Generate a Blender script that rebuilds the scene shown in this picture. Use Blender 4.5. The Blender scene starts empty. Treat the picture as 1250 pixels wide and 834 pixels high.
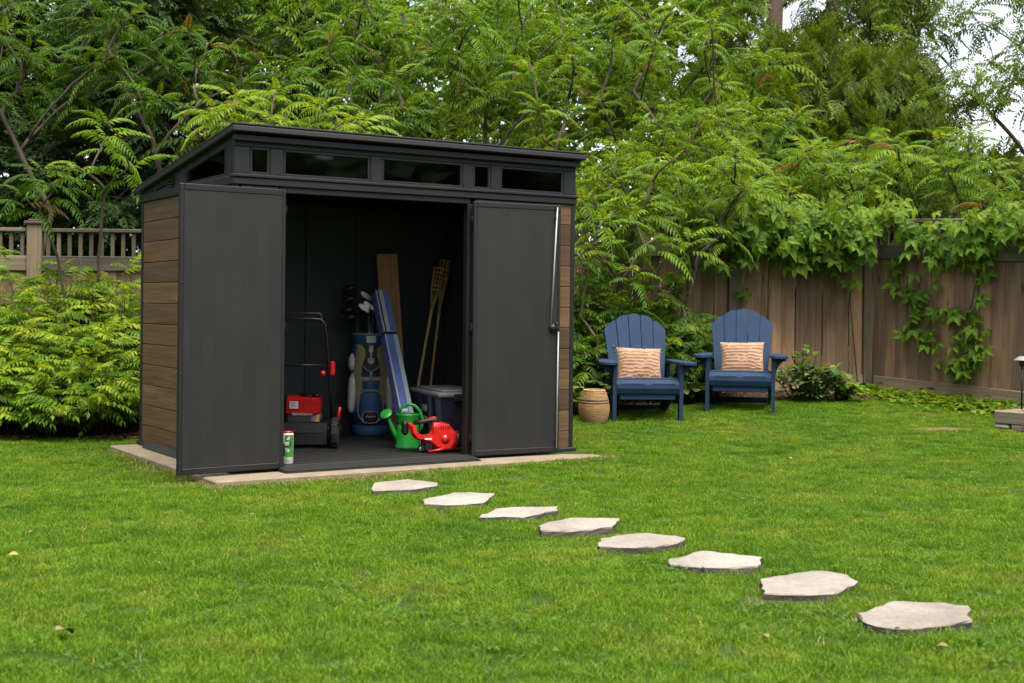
import bpy, math, random
import numpy as np
from mathutils import Vector, Matrix, Euler, noise
R = math.radians
random.seed(11)
rng = np.random.default_rng(11)
scene = bpy.context.scene
col = scene.collection

# ------------------------------------------------------------------ camera
FPX, YH, ROLL, HC = 1592.84, 373.04, R(0.5683), 1.15      # focal in photo pixels, horizon row, roll, eye height
cam_d = bpy.data.cameras.new('camera')
cam = bpy.data.objects.new('camera', cam_d); col.objects.link(cam)
cam_d.sensor_width = 36; cam_d.lens = FPX / 1250 * 36
cam_d.shift_y = -(417 - YH) / 1250
cam_d.clip_start = 0.1; cam_d.clip_end = 500
cam.location = (0, 0, HC); cam.rotation_euler = (R(90), -ROLL, 0)
scene.camera = cam
cam_d.dof.use_dof = True; cam_d.dof.focus_distance = 9.4; cam_d.dof.aperture_fstop = 4.5
scene.render.resolution_x = 1024; scene.render.resolution_y = 683

# ------------------------------------------------------------------ sky, sun, exposure
SUN = Vector((0.16, -0.30, 0.93)).normalized()
world = bpy.data.worlds.new('World'); scene.world = world; world.use_nodes = True
wn = world.node_tree.nodes; wl = world.node_tree.links; wn.clear()
sky = wn.new('ShaderNodeTexSky'); sky.sky_type = 'NISHITA'; sky.sun_disc = False
sky.sun_elevation = math.asin(SUN.z); sky.sun_rotation = math.atan2(SUN.x, SUN.y)
sky.air_density = 1.0; sky.dust_density = 1.4; sky.ozone_density = 1.0
hsv = wn.new('ShaderNodeHueSaturation'); hsv.inputs['Saturation'].default_value = 0.34
bg = wn.new('ShaderNodeBackground'); bg.inputs['Strength'].default_value = 0.06
wo = wn.new('ShaderNodeOutputWorld')
wl.new(sky.outputs[0], hsv.inputs['Color']); wl.new(hsv.outputs[0], bg.inputs['Color']); wl.new(bg.outputs[0], wo.inputs['Surface'])
sd = bpy.data.lights.new('sun', 'SUN'); sd.energy = 1.5; sd.angle = R(50); sd.color = (1, 0.925, 0.77)
so = bpy.data.objects.new('sun', sd); col.objects.link(so)
so.rotation_euler = (-SUN).to_track_quat('-Z', 'Y').to_euler()
scene.view_settings.view_transform = 'Standard'; scene.view_settings.look = 'None'
scene.view_settings.gamma = 1.0; scene.view_settings.exposure = 2.4
scene.view_settings.use_curve_mapping = False
scene.render.engine = 'CYCLES'
scene.cycles.use_denoising = True
scene.cycles.max_bounces = 8; scene.cycles.transparent_max_bounces = 12
scene.cycles.caustics_reflective = False; scene.cycles.caustics_refractive = False

# ------------------------------------------------------------------ measuring helpers
def unroll(x, y):
    dx, dy = x - 625, y - YH
    return dx * math.cos(ROLL) + dy * math.sin(ROLL), -dx * math.sin(ROLL) + dy * math.cos(ROLL)
def W(px, py, Y):
    u, v = unroll(px, py)
    return Vector((u * Y / FPX, Y, HC - v * Y / FPX))
def smooth(a, b, x):
    t = min(1, max(0, (x - a) / (b - a))); return t * t * (3 - 2 * t)
def zt(x, y):
    """height of the ground: flat in front, rising gently to the right back"""
    d = y - 9.2
    ramp = 0.052 * (math.log1p(math.exp(3.0 * d)) / 3.0 if d < 8 else d)
    ramp = min(ramp, 0.30) + 0.035 * math.exp(-((x - 2.2) / 0.7) ** 2 - ((y - 12.3) / 0.9) ** 2)
    return smooth(-2.9, -0.2, x) * ramp + 0.012 * noise.noise(Vector((x * 0.55, y * 0.55, 3.1))) * smooth(0, 2, abs(y - 9.3) * 1.2)
def G(px, py, dz=0.0):
    """point of the ground seen at that place of the photograph"""
    u, v = unroll(px, py); z = 0
    for _ in range(12):
        Y = FPX * (HC - z - dz) / v; z = 0.5 * z + 0.5 * zt(u * Y / FPX, Y)
    return Vector((u * Y / FPX, Y, z))

# ------------------------------------------------------------------ materials
def nt_mat(name):
    m = bpy.data.materials.new(name); m.use_nodes = True
    n = m.node_tree.nodes; n.clear()
    out = n.new('ShaderNodeOutputMaterial')
    return m, n, m.node_tree.links, out
def mixc(n, l, fac, a, b, mode='MIX'):
    x = n.new('ShaderNodeMix'); x.data_type = 'RGBA'; x.blend_type = mode
    for s, v in ((x.inputs[0], fac), (x.inputs[6], a), (x.inputs[7], b)):
        if hasattr(v, 'is_output'): l.new(v, s)
        elif isinstance(v, (int, float)): s.default_value = v
        else: s.default_value = (*v, 1)
    return x.outputs[2]
def ramp(n, l, fac, stops):
    r = n.new('ShaderNodeValToRGB'); e = r.color_ramp.elements
    while len(e) < len(stops): e.new(0.5)
    for i, (p, c) in enumerate(stops):
        e[i].position = p; e[i].color = (*c, 1) if len(c) == 3 else c
    l.new(fac, r.inputs[0]); return r.outputs[0]
def noise_tex(n, l, scale, detail=5, rough=0.55, vec=None, dist=0.0):
    t = n.new('ShaderNodeTexNoise'); t.inputs['Scale'].default_value = scale
    t.inputs['Detail'].default_value = detail; t.inputs['Roughness'].default_value = rough
    t.inputs['Distortion'].default_value = dist
    if vec is not None: l.new(vec, t.inputs['Vector'])
    return t.outputs[0]
def mapped(n, l, scale=(1, 1, 1), src='Object', rand=0.0):
    tc = n.new('ShaderNodeTexCoord'); mp = n.new('ShaderNodeMapping'); mp.inputs['Scale'].default_value = scale
    l.new(tc.outputs[src], mp.inputs['Vector'])
    if rand:
        oi = n.new('ShaderNodeObjectInfo'); mu = n.new('ShaderNodeMath'); mu.operation = 'MULTIPLY'; mu.inputs[1].default_value = rand
        l.new(oi.outputs['Random'], mu.inputs[0])
        cb = n.new('ShaderNodeCombineXYZ'); l.new(mu.outputs[0], cb.inputs[0]); l.new(mu.outputs[0], cb.inputs[1]); l.new(mu.outputs[0], cb.inputs[2])
        l.new(cb.outputs[0], mp.inputs['Location'])
    return mp.outputs[0]
def bump(n, l, h, strength=0.3, dist=0.01):
    b = n.new('ShaderNodeBump'); b.inputs['Strength'].default_value = strength; b.inputs['Distance'].default_value = dist
    l.new(h, b.inputs['Height']); return b.outputs[0]
def principled(n, l, out, color, rough=0.5, metal=0.0, spec=0.5, normal=None, coat=0.0):
    p = n.new('ShaderNodeBsdfPrincipled')
    if hasattr(color, 'is_output'): l.new(color, p.inputs['Base Color'])
    else: p.inputs['Base Color'].default_value = (*color, 1)
    if hasattr(rough, 'is_output'): l.new(rough, p.inputs['Roughness'])
    else: p.inputs['Roughness'].default_value = rough
    p.inputs['Metallic'].default_value = metal; p.inputs['Specular IOR Level'].default_value = spec
    p.inputs['Coat Weight'].default_value = coat
    if normal is not None: l.new(normal, p.inputs['Normal'])
    l.new(p.outputs[0], out.inputs['Surface']); return p
def plain(name, c, rough=0.5, metal=0.0, var=0.12, scale=9, bmp=0.06, spec=0.5, coat=0.0):
    """one colour, mottled a little, with slightly uneven gloss and fine relief"""
    m, n, l, out = nt_mat(name)
    v = mapped(n, l, rand=7.0)
    f = noise_tex(n, l, scale, vec=v)
    c0 = tuple(x * (1 - var) for x in c); c1 = tuple(min(1, x * (1 + var)) for x in c)
    cc = ramp(n, l, f, [(0.3, c0), (0.7, c1)])
    g = noise_tex(n, l, scale * 12, vec=v)
    rr = n.new('ShaderNodeMapRange'); rr.inputs[3].default_value = max(0, rough - 0.08); rr.inputs[4].default_value = min(1, rough + 0.1)
    l.new(f, rr.inputs[0])
    principled(n, l, out, cc, rr.outputs[0], metal, spec, bump(n, l, g, bmp, 0.004) if bmp else None, coat)
    return m
def wood(name, stops, axis=0, grain=1.0, rough=0.7, bmp=0.35, knots=False, stain=None):
    m, n, l, out = nt_mat(name)
    sc = [22 * grain] * 3; sc[axis] = 1.3 * grain
    v = mapped(n, l, tuple(sc), rand=31.0)
    a = noise_tex(n, l, 1.0, 6, 0.62, v, 0.8)
    sc2 = [70 * grain] * 3; sc2[axis] = 2.5 * grain
    v2 = mapped(n, l, tuple(sc2), rand=31.0)
    b = noise_tex(n, l, 1.0, 3, 0.5, v2)
    c = ramp(n, l, a, stops)
    c = mixc(n, l, 0.35, c, ramp(n, l, b, [(0.3, (0.55, 0.55, 0.55)), (0.7, (1.25, 1.25, 1.25))]), 'MULTIPLY')
    oi = n.new('ShaderNodeObjectInfo')
    c = mixc(n, l, 1.0, c, ramp(n, l, oi.outputs['Random'], [(0, (0.62, 0.63, 0.66)), (1, (1.3, 1.24, 1.16))]), 'MULTIPLY')
    if knots:
        vo = n.new('ShaderNodeTexVoronoi'); vo.inputs['Scale'].default_value = 1.0; sk = [7] * 3; sk[axis] = 2.2
        l.new(mapped(n, l, tuple(sk), rand=17.0), vo.inputs['Vector'])
        c = mixc(n, l, ramp(n, l, vo.outputs['Distance'], [(0.05, (1, 1, 1)), (0.16, (0, 0, 0))]), c, (0.05, 0.03, 0.02))
    if stain:
        g = noise_tex(n, l, 1.6, 4, 0.6, mapped(n, l, (1, 1, 0.35), 'Object', 5.0))
        c = mixc(n, l, ramp(n, l, g, [(0.42, (0, 0, 0)), (0.68, (0.75, 0.75, 0.75))]), c, stain)
    mx = n.new('ShaderNodeMath'); mx.operation = 'ADD'; l.new(a, mx.inputs[0]); l.new(b, mx.inputs[1])
    principled(n, l, out, c, rough, 0, 0.35, bump(n, l, mx.outputs[0], bmp, 0.006))
    return m
def leaf_mat(name, src, trans=0.42, rough=0.55, veins=True):
    """leaf colour from the object (src 'object') or from the point colour 'tint' (src 'attr'), varied per leaflet"""
    m, n, l, out = nt_mat(name)
    if src == 'object':
        oi = n.new('ShaderNodeObjectInfo'); base = oi.outputs['Color']
    else:
        at = n.new('ShaderNodeAttribute'); at.attribute_name = 'tint'; base = at.outputs['Color']
    ge = n.new('ShaderNodeNewGeometry')
    v = ramp(n, l, ge.outputs['Random Per Island'], [(0, (0.68, 0.74, 0.8)), (0.6, (1.05, 1.0, 0.95)), (1, (1.4, 1.2, 0.85))])
    c = mixc(n, l, 1.0, base, v, 'MULTIPLY')
    p = n.new('ShaderNodeBsdfPrincipled'); l.new(c, p.inputs['Base Color']); p.inputs['Roughness'].default_value = rough
    p.inputs['Specular IOR Level'].default_value = 0.25
    t = n.new('ShaderNodeBsdfTranslucent')
    l.new(mixc(n, l, 1.0, c, (1.5, 1.35, 0.45), 'MULTIPLY'), t.inputs['Color'])
    s = n.new('ShaderNodeMixShader'); s.inputs[0].default_value = trans
    l.new(p.outputs[0], s.inputs[1]); l.new(t.outputs[0], s.inputs[2]); l.new(s.outputs[0], out.inputs['Surface'])
    return m
M = {}
M['panel'] = plain('shed_panel_resin', (0.0112, 0.011, 0.0104), 0.62, var=0.16, scale=2.2, bmp=0.1)
M['trim'] = plain('shed_trim_resin', (0.0058, 0.006, 0.0066), 0.58, var=0.12, scale=5, bmp=0.1)
M['inner'] = plain('shed_inner_resin', (0.036, 0.039, 0.042), 0.6, var=0.08, scale=3)
M['floor'] = plain('shed_floor_resin', (0.0085, 0.009, 0.0095), 0.6, var=0.15, scale=6)
M['shedwood'] = wood('shed_wood_cladding', [(0.25, (0.075, 0.042, 0.021)), (0.5, (0.11, 0.065, 0.034)), (0.75, (0.148, 0.09, 0.05))], 0, 1.0, 0.6, 0.3)
M['fence'] = wood('weathered_cedar', [(0.2, (0.12, 0.07, 0.042)), (0.5, (0.29, 0.178, 0.105)), (0.8, (0.43, 0.285, 0.18))], 2, 0.8, 0.85, 0.5, True, (0.075, 0.052, 0.04))
M['rail'] = wood('grey_cedar_rail', [(0.2, (0.07, 0.058, 0.043)), (0.5, (0.14, 0.118, 0.088)), (0.8, (0.21, 0.175, 0.132))], 0, 0.8, 0.88, 0.5)
M['railz'] = wood('grey_cedar_upright', [(0.2, (0.06, 0.05, 0.034)), (0.5, (0.125, 0.102, 0.072)), (0.8, (0.185, 0.15, 0.108))], 2, 0.8, 0.88, 0.5)
M['kick'] = wood('tan_kickboard', [(0.2, (0.16, 0.12, 0.075)), (0.5, (0.25, 0.19, 0.125)), (0.8, (0.34, 0.26, 0.18))], 0, 0.7, 0.85, 0.5, True)
M['post'] = wood('tan_post', [(0.2, (0.12, 0.092, 0.06)), (0.5, (0.215, 0.17, 0.115)), (0.8, (0.3, 0.24, 0.165))], 2, 0.8, 0.88, 0.5)
M['sleeper'] = wood('old_sleeper', [(0.2, (0.1, 0.08, 0.06)), (0.5, (0.2, 0.16, 0.125)), (0.8, (0.33, 0.27, 0.21))], 0, 0.7, 0.9, 0.6, True)
M['pine'] = wood('pine_board', [(0.2, (0.42, 0.2, 0.09)), (0.5, (0.58, 0.32, 0.16)), (0.8, (0.68, 0.42, 0.22))], 2, 0.8, 0.6, 0.2, True)
M['bamboo'] = wood('bamboo', [(0.2, (0.58, 0.34, 0.13)), (0.5, (0.74, 0.49, 0.22)), (0.8, (0.84, 0.6, 0.3))], 2, 1.0, 0.5, 0.15)
M['bamboo2'] = wood('brown_bamboo', [(0.2, (0.5, 0.27, 0.11)), (0.5, (0.66, 0.39, 0.18)), (0.8, (0.76, 0.49, 0.24))], 2, 1.0, 0.5, 0.15)
M['black'] = plain('black_plastic', (0.009, 0.009, 0.01), 0.45, var=0.2)
M['tube'] = plain('black_enamel_tube', (0.02, 0.02, 0.02), 0.22, var=0.1, bmp=0.0)
M['matte'] = plain('matte_black', (0.008, 0.008, 0.009), 0.9, var=0.2, spec=0.1)
M['rubber'] = plain('rubber', (0.016, 0.016, 0.016), 0.8, var=0.2, bmp=0.2)
M['red'] = plain('red_plastic', (0.62, 0.012, 0.014), 0.3, var=0.1, bmp=0.02, coat=0.3)
M['redd'] = plain('red_enamel', (0.5, 0.012, 0.01), 0.28, var=0.1, bmp=0.02, coat=0.3)
M['steel'] = plain('steel', (0.55, 0.55, 0.54), 0.28, 0.9, var=0.15)
M['dsteel'] = plain('dark_steel', (0.16, 0.16, 0.165), 0.35, 0.8, var=0.25)
M['alu'] = plain('engine_casting', (0.3, 0.3, 0.31), 0.45, 0.5, var=0.35, scale=30)
M['white'] = plain('white_plastic', (0.72, 0.72, 0.7), 0.5, var=0.06)
M['yellow'] = plain('yellow_sticker', (0.65, 0.4, 0.06), 0.5)
M['navy'] = plain('navy_nylon', (0.034, 0.098, 0.2), 0.55, var=0.2, scale=14, bmp=0.25)
M['tan'] = plain('tan_nylon', (0.42, 0.31, 0.15), 0.65, var=0.15, scale=14, bmp=0.2)
M['greypipe'] = plain('grey_piping', (0.36, 0.36, 0.36), 0.6)
M['palegrey'] = plain('pale_nylon', (0.72, 0.69, 0.62), 0.65, var=0.12, scale=12, bmp=0.2)
M['green'] = plain('green_plastic', (0.02, 0.27, 0.035), 0.34, var=0.1, bmp=0.03)
M['totelid'] = plain('grey_tote_lid', (0.2, 0.21, 0.22), 0.5, var=0.08)
M['tote'] = plain('dark_tote', (0.017, 0.021, 0.033), 0.35, var=0.1)
M['bluestripe'] = plain('blue_carton', (0.13, 0.18, 0.46), 0.6, var=0.06, bmp=0.1)
M['whitestripe'] = plain('pale_carton', (0.44, 0.5, 0.58), 0.6, var=0.06, bmp=0.1)
M['rod'] = plain('zinc_rod', (0.34, 0.34, 0.325), 0.45, 0.2, var=0.1)
M['cangreen'] = plain('can_green', (0.05, 0.24, 0.03), 0.35, var=0.1)
M['candark'] = plain('can_dark_green', (0.015, 0.08, 0.015), 0.35, var=0.1)
M['cyan'] = plain('can_cyan', (0.1, 0.35, 0.5), 0.35)
M['chair'] = plain('blue_chair_resin', (0.018, 0.039, 0.084), 0.75, var=0.14, scale=6, bmp=0.1, spec=0.2)
M['wicker'] = plain('wicker', (0.42, 0.26, 0.115), 0.7, var=0.3, scale=40, bmp=0.5)
M['twine'] = plain('dark_twine', (0.05, 0.035, 0.02), 0.8)
M['bark'] = wood('sumac_bark', [(0.2, (0.035, 0.027, 0.02)), (0.5, (0.085, 0.066, 0.05)), (0.8, (0.16, 0.125, 0.09))], 2, 0.6, 0.9, 0.6)
M['barkbig'] = wood('old_bark', [(0.2, (0.04, 0.028, 0.02)), (0.5, (0.12, 0.085, 0.06)), (0.8, (0.24, 0.17, 0.125))], 2, 0.25, 0.95, 1.0)
M['leafo'] = leaf_mat('leaf_each', 'object')
M['leafa'] = leaf_mat('leaf_mass', 'attr')
M['cedar'] = leaf_mat('cedar_mass', 'attr', 0.4, 0.6)
M['needle'] = leaf_mat('needle_mass', 'attr', 0.25, 0.6)
def concrete(name, lo, hi, sc=6, bm=0.5):
    m, n, l, out = nt_mat(name)
    v = mapped(n, l, rand=9.0)
    a = noise_tex(n, l, sc, 8, 0.62, v, 0.3); b = noise_tex(n, l, sc * 14, 4, 0.6, v)
    c = ramp(n, l, a, [(0.28, lo), (0.72, hi)])
    c = mixc(n, l, 0.35, c, ramp(n, l, b, [(0.35, (0.6, 0.6, 0.6)), (0.65, (1.2, 1.2, 1.2))]), 'MULTIPLY')
    oi = n.new('ShaderNodeObjectInfo')
    c = mixc(n, l, 1.0, c, ramp(n, l, oi.outputs['Random'], [(0, (0.78, 0.75, 0.72)), (1, (1.06, 1.05, 1.04))]), 'MULTIPLY')
    mx = n.new('ShaderNodeMath'); mx.operation = 'MULTIPLY_ADD'; l.new(b, mx.inputs[0]); mx.inputs[1].default_value = 0.35; l.new(a, mx.inputs[2])
    principled(n, l, out, c, 0.88, 0, 0.3, bump(n, l, mx.outputs[0], bm, 0.012))
    return m
M['slab'] = concrete('slab_concrete', (0.22, 0.18, 0.13), (0.34, 0.285, 0.215))
M['stoneedge'] = concrete('weathered_shaded_edge', (0.05, 0.045, 0.04), (0.13, 0.115, 0.10), 9, 1.0)  # stained broken sides, with their shadow also darkened into the colour
M['stone'] = concrete('pale_flagstone', (0.225, 0.203, 0.183), (0.385, 0.356, 0.328), 3.2, 0.9)
def glass_mat():
    m, n, l, out = nt_mat('window_glass')
    tr = n.new('ShaderNodeBsdfTransparent'); tr.inputs[0].default_value = (0.8, 0.82, 0.82, 1)
    gl = n.new('ShaderNodeBsdfGlossy'); gl.inputs['Roughness'].default_value = 0.03
    fr = n.new('ShaderNodeFresnel'); fr.inputs[0].default_value = 1.35
    s = n.new('ShaderNodeMixShader'); l.new(fr.outputs[0], s.inputs[0]); l.new(tr.outputs[0], s.inputs[1]); l.new(gl.outputs[0], s.inputs[2])
    l.new(s.outputs[0], out.inputs['Surface']); return m
M['glass'] = glass_mat()
def ground_mat():
    m, n, l, out = nt_mat('lawn_soil_and_thatch')
    ge = n.new('ShaderNodeNewGeometry'); pos = ge.outputs['Position']
    a = noise_tex(n, l, 1.1, 6, 0.6, pos); b = noise_tex(n, l, 60, 4, 0.6, pos)
    c = ramp(n, l, a, [(0.3, (0.03, 0.06, 0.012)), (0.55, (0.05, 0.085, 0.02)), (0.75, (0.09, 0.1, 0.035))])
    c = mixc(n, l, 0.5, c, ramp(n, l, b, [(0.3, (0.4, 0.4, 0.4)), (0.7, (1.5, 1.4, 1.2))]), 'MULTIPLY')
    principled(n, l, out, c, 0.95, 0, 0.1, bump(n, l, b, 0.8, 0.02)); return m
M['ground'] = ground_mat()
def soil_mat(name, lo, hi):
    m, n, l, out = nt_mat(name)
    ge = n.new('ShaderNodeNewGeometry'); pos = ge.outputs['Position']
    a = noise_tex(n, l, 9, 8, 0.7, pos); b = noise_tex(n, l, 45, 4, 0.6, pos)
    principled(n, l, out, mixc(n, l, 0.5, ramp(n, l, a, [(0.3, lo), (0.7, hi)]), ramp(n, l, b, [(0.3, (0.5, 0.5, 0.5)), (0.7, (1.4, 1.4, 1.4))]), 'MULTIPLY'),
               0.95, 0, 0.1, bump(n, l, b, 1.0, 0.03)); return m
M['soil'] = soil_mat('bed_soil', (0.025, 0.017, 0.011), (0.075, 0.05, 0.033))
M['sand'] = soil_mat('bare_sandy_soil', (0.12, 0.085, 0.045), (0.24, 0.18, 0.1))
def grass_mat():
    m, n, l, out = nt_mat('grass_blades')
    ge = n.new('ShaderNodeNewGeometry'); pos = ge.outputs['Position']
    a = noise_tex(n, l, 1.3, 6, 0.7, pos); b = noise_tex(n, l, 5.5, 6, 0.7, pos)
    c = ramp(n, l, a, [(0.32, (0.08, 0.19, 0.009)), (0.5, (0.136, 0.258, 0.013)), (0.70, (0.225, 0.288, 0.034))])
    c = mixc(n, l, 1.0, c, ramp(n, l, b, [(0.3, (0.62, 0.72, 0.7)), (0.7, (1.25, 1.15, 1.1))]), 'MULTIPLY')
    c = mixc(n, l, 1.0, c, ramp(n, l, ge.outputs['Random Per Island'], [(0, (0.72, 0.78, 0.8)), (0.75, (1.06, 1.04, 1.0)), (0.94, (1.18, 1.08, 0.95)), (1.0, (1.9, 1.3, 1.4))]), 'MULTIPLY')
    p = n.new('ShaderNodeBsdfPrincipled'); l.new(c, p.inputs['Base Color']); p.inputs['Roughness'].default_value = 0.5; p.inputs['Specular IOR Level'].default_value = 0.25
    t = n.new('ShaderNodeBsdfTranslucent'); l.new(mixc(n, l, 1.0, c, (1.35, 1.25, 0.6), 'MULTIPLY'), t.inputs[0])
    s = n.new('ShaderNodeMixShader'); s.inputs[0].default_value = 0.35
    l.new(p.outputs[0], s.inputs[1]); l.new(t.outputs[0], s.inputs[2]); l.new(s.outputs[0], out.inputs['Surface']); return m
M['grass'] = grass_mat()
def pillow_mat():
    m, n, l, out = nt_mat('peach_cotton')
    v = mapped(n, l); a = noise_tex(n, l, 120, 3, 0.6, v); b = noise_tex(n, l, 8, 4, 0.6, v)
    c = ramp(n, l, b, [(0.3, (0.34, 0.205, 0.132)), (0.7, (0.44, 0.28, 0.195))])
    principled(n, l, out, c, 0.9, 0, 0.2, bump(n, l, a, 0.35, 0.004)); return m
M['pillow'] = pillow_mat()

# ------------------------------------------------------------------ mesh helpers
class MB:
    """collects shapes into ONE mesh object"""
    def __init__(s): s.v = []; s.f = []; s.sm = []
    def add(s, verts, faces, mat=None, smooth=False):
        k = len(s.v)
        for p in verts:
            p = Vector(p); s.v.append(tuple(mat @ p) if mat is not None else tuple(p))
        for f in faces: s.f.append(tuple(i + k for i in f)); s.sm.append(smooth)
        return s
    def convex(s, verts, faces, mat=None):
        c = sum((Vector(p) for p in verts), Vector()) / len(verts); out = []
        for f in faces:
            a, b, d = (Vector(verts[f[i]]) for i in (0, 1, 2)); nn = (b - a).cross(d - a)
            fc = sum((Vector(verts[i]) for i in f), Vector()) / len(f)
            out.append(f if nn.dot(fc - c) >= 0 else tuple(reversed(f)))
        return s.add(verts, out, mat)
    def box(s, c, size, bev=0.004, mat=None):
        h = [x / 2 for x in size]; b = min(bev, min(h) * 0.8); vs = []; idx = {}
        for sx in (-1, 1):
            for sy in (-1, 1):
                for sz in (-1, 1):
                    for ax in range(3):
                        p = [sx * h[0], sy * h[1], sz * h[2]]
                        for k, sg in enumerate((sx, sy, sz)):
                            if k != ax: p[k] -= sg * b
                        idx[(sx, sy, sz, ax)] = len(vs); vs.append((p[0] + c[0], p[1] + c[1], p[2] + c[2]))
        fs = []
        for ax in range(3):
            o = [k for k in range(3) if k != ax]
            for sg in (-1, 1):
                q = []
                for u, w in ((-1, -1), (1, -1), (1, 1), (-1, 1)):
                    k = [0, 0, 0]; k[ax] = sg; k[o[0]] = u; k[o[1]] = w; q.append(idx[(*k, ax)])
                fs.append(tuple(q))
            for u in (-1, 1):
                for w in (-1, 1):
                    k0 = [0, 0, 0]; k0[o[0]] = u; k0[o[1]] = w; k1 = list(k0); k0[ax] = -1; k1[ax] = 1
                    fs.append((idx[(*k0, o[0])], idx[(*k1, o[0])], idx[(*k1, o[1])], idx[(*k0, o[1])]))
        for sx in (-1, 1):
            for sy in (-1, 1):
                for sz in (-1, 1): fs.append(tuple(idx[(sx, sy, sz, ax)] for ax in range(3)))
        return s.convex(vs, fs, mat)
    def bb(s, x0, x1, y0, y1, z0, z1, bev=0.004, mat=None):
        return s.box(((x0 + x1) / 2, (y0 + y1) / 2, (z0 + z1) / 2), (abs(x1 - x0), abs(y1 - y0), abs(z1 - z0)), bev, mat)
    def tube(s, pts, rad, n=8, cap=True, mat=None, smooth=True):
        pts = [Vector(p) for p in pts]; m = len(pts)
        rad = rad if hasattr(rad, '__len__') else [rad] * m
        vs = []; fs = []; ref = None
        for i, p in enumerate(pts):
            t = (pts[min(i + 1, m - 1)] - pts[max(i - 1, 0)])
            t = t.normalized() if t.length > 1e-9 else Vector((0, 0, 1))
            if ref is None: ref = t.orthogonal().normalized()
            ref = (ref - t * ref.dot(t)); ref = ref.normalized() if ref.length > 1e-6 else t.orthogonal().normalized()
            b = t.cross(ref)
            for k in range(n):
                a = 2 * math.pi * k / n; vs.append(p + (ref * math.cos(a) + b * math.sin(a)) * rad[i])
        for i in range(m - 1):
            for k in range(n):
                k2 = (k + 1) % n; fs.append((i * n + k, i * n + k2, (i + 1) * n + k2, (i + 1) * n + k))
        if cap: fs.append(tuple(reversed(range(n)))); fs.append(tuple((m - 1) * n + k for k in range(n)))
        return s.add(vs, fs, mat, smooth)
    def lathe(s, prof, n=24, mat=None, sx=1, sy=1, smooth=True, wob=None):
        vs = []; fs = []; m = len(prof)
        for i, (r, z) in enumerate(prof):
            for k in range(n):
                a = 2 * math.pi * k / n; w = wob(a, z) if wob else 1
                vs.append((r * sx * math.cos(a) * w, r * sy * math.sin(a) * w, z))
        for i in range(m - 1):
            for k in range(n):
                k2 = (k + 1) % n; fs.append((i * n + k, i * n + k2, (i + 1) * n + k2, (i + 1) * n + k))
        if prof[0][0] > 1e-5: fs.append(tuple(reversed(range(n))))
        if prof[-1][0] > 1e-5: fs.append(tuple((m - 1) * n + k for k in range(n)))
        return s.add(vs, fs, mat, smooth)
    def prism(s, outline, t0, t1, mat=None, bev=0.0):
        """outline in XY (counter-clockwise), from z=t0 to t1; with bev the top rim is chamfered"""
        n = len(outline); vs = []; fs = []
        c = (sum(p[0] for p in outline) / n, sum(p[1] for p in outline) / n)
        rings = [(1, t0), (1, t1)] if not bev else [(1, t0), (1, t1 - bev), (None, t1)]
        for k, z in rings:
            for p in outline:
                if k is None:
                    d = Vector((p[0] - c[0], p[1] - c[1])); L = d.length; d = d * ((L - bev) / L)
                    vs.append((c[0] + d.x, c[1] + d.y, z))
                else: vs.append((p[0], p[1], z))
        for r in range(len(rings) - 1):
            for i in range(n):
                j = (i + 1) % n; fs.append((r * n + i, r * n + j, (r + 1) * n + j, (r + 1) * n + i))
        fs.append(tuple(reversed(range(n)))); fs.append(tuple((len(rings) - 1) * n + i for i in range(n)))
        return s.add(vs, fs, mat)
    def mesh(s, name, mat):
        me = bpy.data.meshes.new(name); me.from_pydata(s.v, [], s.f); me.materials.append(mat)
        me.polygons.foreach_set('use_smooth', s.sm); me.update(); return me
    def build(s, name, mat, parent=None, loc=(0, 0, 0), rot=(0, 0, 0)):
        return put(name, s.mesh(name, mat), parent, loc, rot)
def put(name, me, parent=None, loc=(0, 0, 0), rot=(0, 0, 0)):
    o = bpy.data.objects.new(name, me); col.objects.link(o); o.location = loc; o.rotation_euler = rot
    if parent is not None: o.parent = parent
    return o
def tag(o, label=None, cat=None, group=None, kind=None):
    for k, v in (('label', label), ('category', cat), ('group', group), ('kind', kind)):
        if v: o[k] = v
    return o
def thing(name, label, cat, loc=(0, 0, 0), rz=0, group=None):
    o = bpy.data.objects.new(name, None); col.objects.link(o); o.location = loc; o.rotation_euler = (0, 0, rz)
    o.empty_display_size = 0.1
    return tag(o, label, cat, group)
def align(d, roll=0.0):
    """rotation taking +X to d with +Z kept as upward as can be, rolled about d"""
    x = Vector(d).normalized(); up = Vector((0, 0, 1))
    y = up.cross(x); y = y.normalized() if y.length > 1e-4 else Vector((0, 1, 0))
    z = x.cross(y)
    m = Matrix((x, y, z)).transposed()
    return (m @ Matrix.Rotation(roll, 3, 'X')).to_4x4()
def zalign(d):
    return Vector(d).to_track_quat('Z', 'Y').to_matrix().to_4x4()
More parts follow.
